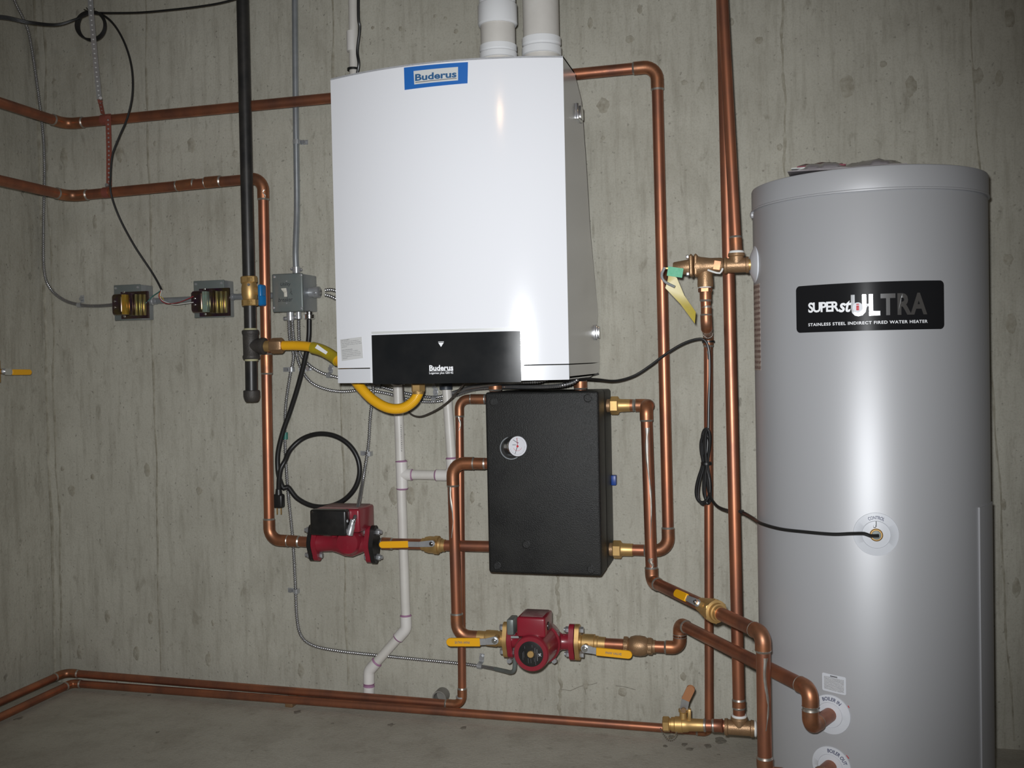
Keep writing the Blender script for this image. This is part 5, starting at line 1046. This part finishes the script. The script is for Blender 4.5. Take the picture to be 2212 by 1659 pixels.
armored('ribbed cable from the switch box curving low under the boiler', [W(631, 690, 0.038), W(634, 730, 0.032), W(643, 775, 0.018), W(655, 805, 0.010), W(675, 828, 0.010), W(705, 841, 0.010), W(740, 846, 0.010), W(790, 843, 0.008), W(835, 850, 0.0075), W(880, 862, 0.0075), W(920, 868, 0.0075), W(952, 866, 0.0075), W(985, 854, 0.016), W(1030, 840, 0.05), W(1090, 836, 0.12), W(1150, 836, 0.2), W(1210, 833, 0.26), W(1242, 824, 0.26), W(1246, 815, 0.25)])
armored('ribbed cable from the switch box passing behind the boiler corner', [W(645, 690, 0.038), W(646, 730, 0.030), W(648, 762, 0.014), W(664, 785, 0.010), W(690, 803, 0.010), W(720, 813, 0.010), W(770, 824, 0.010), W(820, 835, 0.0075), W(870, 848, 0.0075), W(910, 856, 0.0075), W(945, 858, 0.0075), W(975, 850, 0.02), W(1020, 836, 0.08), W(1080, 828, 0.18), W(1120, 825, 0.24), W(1160, 824, 0.26), W(1185, 818, 0.26)])
armored('ribbed cable hanging from the boiler to the left pump', [W(805, 812, 0.03), W(806, 845, 0.022), W(800, 900, 0.013), W(796, 960, 0.012), W(787, 1020, 0.03), W(780, 1060, 0.07), W(774, 1090, 0.13), W(766, 1120, 0.185), W(761, 1132, 0.19)])
armored('upper ribbed cable from the switch box side into the boiler', [W(703, 627, 0.05), W(716, 626, 0.05), W(735, 632, 0.05), W(770, 650, 0.05), W(800, 700, 0.05)])
armored('lower ribbed cable from the switch box side into the boiler', [W(703, 637, 0.05), W(716, 641, 0.05), W(735, 652, 0.05), W(765, 680, 0.05), W(790, 730, 0.05)])
c0, c1 = W(617, 934, 0.010), W(617, 949, 0.010); tag(obj('tape_wrap', cyl(NB(), c0, c1, RA*1.2, 12), 'w_green'), 'green tape wrapped round the ribbed cable', 'tape')
strap(172, 659, 0.014, RA, 1, 'strap on the ribbed cable left of the transformers', V((0, 0, 1)))
strap(69, 110, 0.010, RA, -1, 'strap near the left corner at the top', V((-1, 0, 0))) if False else None
strap(629, 798, 0.011, RA, -1, 'strap on the ribbed cable just left of the black cord', V((-1, 0, 0)))
strap(651, 799, 0.010, RA, 1, 'strap on the ribbed cable just right of the black cord', V((1, 0, 0.15)).normalized())
strap(711, 811, 0.010, RA, 1, 'strap on the ribbed cable beside the boiler lower corner', V((0.1, 0, 1)).normalized())
strap(818, 834, 0.010, RA, 1, 'upper strap under the black panel left of the yellow hose end', V((0.1, 0, 1)).normalized())
strap(938, 862, 0.012, RA, 1, 'strap on the paired ribbed cables left of the rubber union', V((0.05, 0, 1)).normalized())
strap(797, 980, 0.012, RA, -1, 'strap on the ribbed cable above the left pump', V((-1, 0, 0)))
strap(639.5, 1277, 0.010, RA, -1, 'strap on the ribbed cable low on the wall', V((-1, 0, 0)))
strap(1036, 1439, 0.018, RA, 1, 'strap on the ribbed cable left of the lower pump', V((0.1, 0, 1)).normalized())
for (px, py, lb) in ((938, 829, 'loose strap ear under the black panel beside the rubber union'), (1033, 832, 'loose strap ear under the black panel right of the rubber union')):
    c = W(px, py, 0.003); t = thing('pipe_strap', lb, 'strap', V((c.x, 0, c.z)), 'one-hole straps on the wall'); bm = NB(); plate(bm, c + Z*0.016, c - Z*0.008, 0.013, -Y, 0.0016, r1=True); obj('ear', bm, 'zinc', t); bolt(t, c - Z*0.003, -Y, 0.006, 0.006, name='screw')

# ================================================================== CORDS AND WIRES
pc = thing('power_cord', 'thick black power cord hanging from the switch box in one big loop', 'cord', W(603, 1100, 0.02))
loopc = (695, 1016); lp = [W(668, 690, 0.045), W(667, 730, 0.045), W(660, 770, 0.04), W(645, 830, 0.03), W(628, 885, 0.022), W(612, 930, 0.020), W(601, 975, 0.020), W(600, 1010, 0.020), W(604, 1035, 0.022), W(613, 1055, 0.024)]
for a in (207, 230, 255, 280, 305, 330, 355, 20, 45, 70, 95, 120, 145, 165): lp.append(W(loopc[0]+82*math.cos(math.radians(a)), loopc[1]-79*math.sin(math.radians(a)), 0.020 + (0.012 if a in (145, 165) else 0)))
lp += [W(607, 1012, 0.038), W(603, 1035, 0.038), W(602, 1066, 0.034)]
obj('cord', cable(NB(), lp, 0.0072, 10), 'cord', pc)
pg = W(602.5, 1082, 0.034); bm = NB(); box(bm, pg, X, Y, Z, 0.030, 0.022, 0.040, 0.006, 3); plug = obj('plug', bm, 'cord', pc, 'black moulded plug'); obj('strain_relief', lathe(NB(), pg + Z*0.018, Z, [(0, 0.0105), (0.016, 0.0085)], 14), 'cord', plug)
for dx in (-0.0062, 0.0062):
    bm = NB(); box(bm, pg + V((dx, 0, -0.029)), X, Y, Z, 0.0016, 0.006, 0.020, 0.0004); obj('prong', bm, 'brass', plug)
# sensor cord from boiler to tank
def tkp(px, py, off=0.006):
    th, z = TKhit(px, py); return TP3(th, z, off)
sc = thing('sensor_cord', 'thin black sensor cord coiled on a copper pipe and run to the tank', 'cord', W(1525, 1090, 0.13))
obj('cord', cable(NB(), [W(1215, 822, 0.25), W(1255, 818, 0.22), W(1290, 820, 0.18), W(1330, 823, 0.14), W(1370, 812, 0.12), W(1405, 790, 0.115), W(1440, 764, 0.115), W(1475, 743, 0.115), W(1505, 733, 0.118), W(1522, 735, 0.12), W(1531, 755, 0.122), W(1533, 800, 0.122), W(1531, 870, 0.122), W(1530, 925, 0.122), W(1527, 1000, 0.124)], 0.0036, 8), 'cord', sc)
for k, (w, h0, h1, ph) in enumerate(((15, 926, 1089, 0.0), (11, 932, 1080, 0.6), (19, 940, 1085, -0.7), (8, 928, 1088, 1.2))):
    pts = []
    for i in range(29):
        a = 2*PI*i/28; y = (h0+h1)/2 - (h1-h0)/2*math.cos(a); tt = abs((y-1002)/80.0)
        xx = 1524 + (w*math.sin(a)*(0.15+1.1*min(1, tt))*math.copysign(1, 1) + 3*math.sin(ph))*(1 if y < 1002 else 1.1) + (-5 if y > 1002 and k % 2 == 0 else 2)*(min(1, tt))
        pts.append(W(xx, y, 0.124 + 0.003*k + 0.004*math.sin(a+ph)))
    obj('coil_turn', cable(NB(), pts, 0.0035, 8), 'cord', sc)
obj('cable_tie', lathe(NB(), W(1526, 1001, 0.128), Z, [(-0.004, 0.012), (-0.003, 0.0135), (0.003, 0.0135), (0.004, 0.012)], 16), 'cord', sc)
obj('cable_tie', lathe(NB(), W(1530, 738, 0.10), Z, [(-0.0025, 0.0135), (-0.0025, 0.0155), (0.0025, 0.0155), (0.0025, 0.0135)], 20), 'cord', sc)
tl = W(1597, 1106, 0.275)
obj('cord', cable(NB(), [W(1527, 1004, 0.128), W(1528, 1045, 0.130), W(1535, 1074, 0.14), W(1549, 1093, 0.17), W(1570, 1102, 0.22), W(1590, 1104, 0.277), W(1605, 1107, 0.282), W(1628, 1120, 0.34), tkp(1655, 1130, 0.012), tkp(1690, 1142), tkp(1740, 1148), tkp(1800, 1153), tkp(1840, 1151, 0.010), tkp(1868, 1149, 0.020), cc + cn*0.014 - ct*0.012, cc + cn*0.011 + ct*0.004], 0.0036, 8), 'cord', sc)
obj('cable_tie', lathe(NB(), W(1590, 1105, S6), Z, [(-0.003, 0.0155), (-0.003, 0.0180), (0.003, 0.0180), (0.003, 0.0155)], 20), 'cord', sc)
# brown wire under the boiler
tag(obj('thin_wire', cable(NB(), [W(1012, 815, 0.25), W(1004, 826, 0.25), W(985, 850, 0.22), W(960, 874, 0.18), W(930, 892, 0.14), W(905, 900, 0.10), W(885, 892, 0.08), W(874, 870, 0.07), W(871, 840, 0.08), W(870, 815, 0.10)], 0.0022, 8), 'cord_brown'), 'thin brown wire looping under the black control strip', 'wire')
tag(obj('thin_wire', cable(NB(), [W(832, 815, 0.28), W(842, 826, 0.28), W(860, 830, 0.28), W(877, 826, 0.28), W(886, 815, 0.28)], 0.0024, 8), 'cord'), 'short black wire drooping below the control strip', 'wire')
# thermostat wires at the top left
sb = 0.14
bund = thing('wire_bundle', 'black wires draped across the top left, tied in a small coil', 'wire', W(195, 40, sb))
for k in range(3): obj('wire', cable(NB(), [W(-120, 30+k*2, 0.35), W(0, 34+k*3, 0.25), W(60, 46+k*2, 0.2), W(120, 52+k*1.5, 0.17), W(160, 42+k, 0.15), W(195, 27+k, sb)], 0.0026, 8), 'cord', bund)
obj('wire', cable(NB(), [W(195, 27, sb), W(240, 28, sb), W(300, 27, sb), W(360, 22, sb), W(430, 14, sb), W(490, 3, sb), W(560, -20, sb), W(640, -60, sb)], 0.0028, 8), 'cord', bund)
for k in range(3): obj('coil_turn', cable(NB(), [W(194+k*3+(31-k)*math.sin(a), 54+k-(30+k)*math.cos(a), sb+0.003*k) for a in [2*PI*i/24 for i in range(25)]], 0.0024, 8), 'cord', bund)
for (dx, dy) in ((-14, -6), (-9, -10), (9, -8), (5, -10), (13, -2)): obj('tie_end', cyl(NB(), W(195, 26, sb+0.005), W(195+dx, 26+dy, sb+0.012), 0.0012, 6), 'cord', bund)
tag(obj('thermostat_wire', cable(NB(), [W(198, 28, sb), W(225, 34, sb), W(250, 58, sb), W(272, 100, sb), W(285, 150, sb), W(286, 205, sb), W(275, 255, sb), W(258, 295, sb), W(243, 335, sb+0.005), W(239, 380, sb+0.005), W(240, 418, sb+0.004), W(258, 470, sb-0.02), W(290, 530, 0.10), W(325, 583, 0.08), W(340, 608, 0.075), W(349, 626, 0.075)], 0.0030, 8), 'cord'), 'black wire hanging in an S from the coil to the transformers', 'wire')
sw = T2[3]; e = W(349, 626, 0.075)
for (m, pts, lb) in (('w_red', [e, W(343, 640, 0.08), W(357, 655, 0.085), W(383, 654, 0.10), W(405, 646, 0.11), W(418, 640, sw)], 'red wire from the cable end to the teal transformer'),
                     ('w_white', [e, W(347, 645, 0.08), W(362, 654, 0.085), W(380, 658, 0.10), W(402, 655, 0.11), W(418, 653, sw)], 'white wire from the cable end to the teal transformer'),
                     ('w_green', [e, W(341, 632, 0.075), W(332, 638, 0.07), W(322, 648, 0.07), W(313, 657, 0.075)], 'green wire from the cable end to the amber transformer'),
                     ('w_yellow', [e, W(344, 638, 0.078), W(350, 643, 0.08), W(354, 648, 0.078)], 'short yellow wire stub at the cable end')):
    tag(obj('colored_wire', cable(NB(), pts, 0.0012, 6), m), lb, 'wire', 'coloured low-voltage wires')

# ================================================================== PERFORATED HANGER STRAPS
def perforated(label, pts, w, m, holes=True, hole_m='wall'):
    t = thing('hanger_strap', label, 'strap', pts[-1], 'perforated pipe hangers'); bm = NB()
    for a, b in zip(pts, pts[1:]): plate(bm, a, b, w, V((0.15, -1, 0)), 0.0014)
    obj('band', bm, m, t)
    q = even([V(p) for p in pts], 0.0125); bm = NB()
    for p in q[1:-1]: lathe(bm, p - Y*0.0005, V((0.15, -1, 0)), [(0, w*0.17), (0.0007, w*0.17)], 8)
    obj('hole', bm, 'zinc' if m != 'zinc' else 'sticker', t); return t
sA = SA+R1+0.004
hz = perforated('galvanized perforated strap hanging from above at the top left', [W(189, -120, 0.30), W(197, 30, 0.24), W(207, 140, 0.18), W(215, 215, 0.14)], M_of(12, W(200, 100, 0.2)), 'zinc'); bolt(hz, W(218, 214, 0.142), V((0.6, -1, 0)), 0.005, 0.012)
hc = perforated('copper perforated strap carrying the top pipe at the left', [W(213, 203, 0.135), W(217, 222, 0.13), W(222, 246, sA)], M_of(10, W(215, 220, 0.13)), 'strap_copper')
obj('pipe_wrap', lathe(NB(), W(221, 259.5, SA), tA-cA, [(0, R1+0.0012), (M_of(13, W(221, 259, SA)), R1+0.0012)], 18), 'strap_copper', hc)
hd = perforated('copper perforated strap between the two left copper pipes', [W(233.5, 250, sA), W(235.5, 320, sA+0.008), W(235.5, 402, S2+R1+0.002)], M_of(12, W(235, 320, sA)), 'strap_copper')
obj('pipe_wrap', lathe(NB(), W(228, 258.6, SA), tA-cA, [(0, R1+0.0014), (M_of(13, W(221, 259, SA)), R1+0.0014)], 18), 'strap_copper', hd); obj('pipe_wrap', lathe(NB(), W(225, 416.6, S2), t2-c2, [(0, R1+0.0014), (M_of(15, W(221, 419, S2)), R1+0.0014)], 18), 'strap_copper', hd); bolt(hd, W(233, 400, S2+R1+0.004), -Y, 0.005, 0.008)
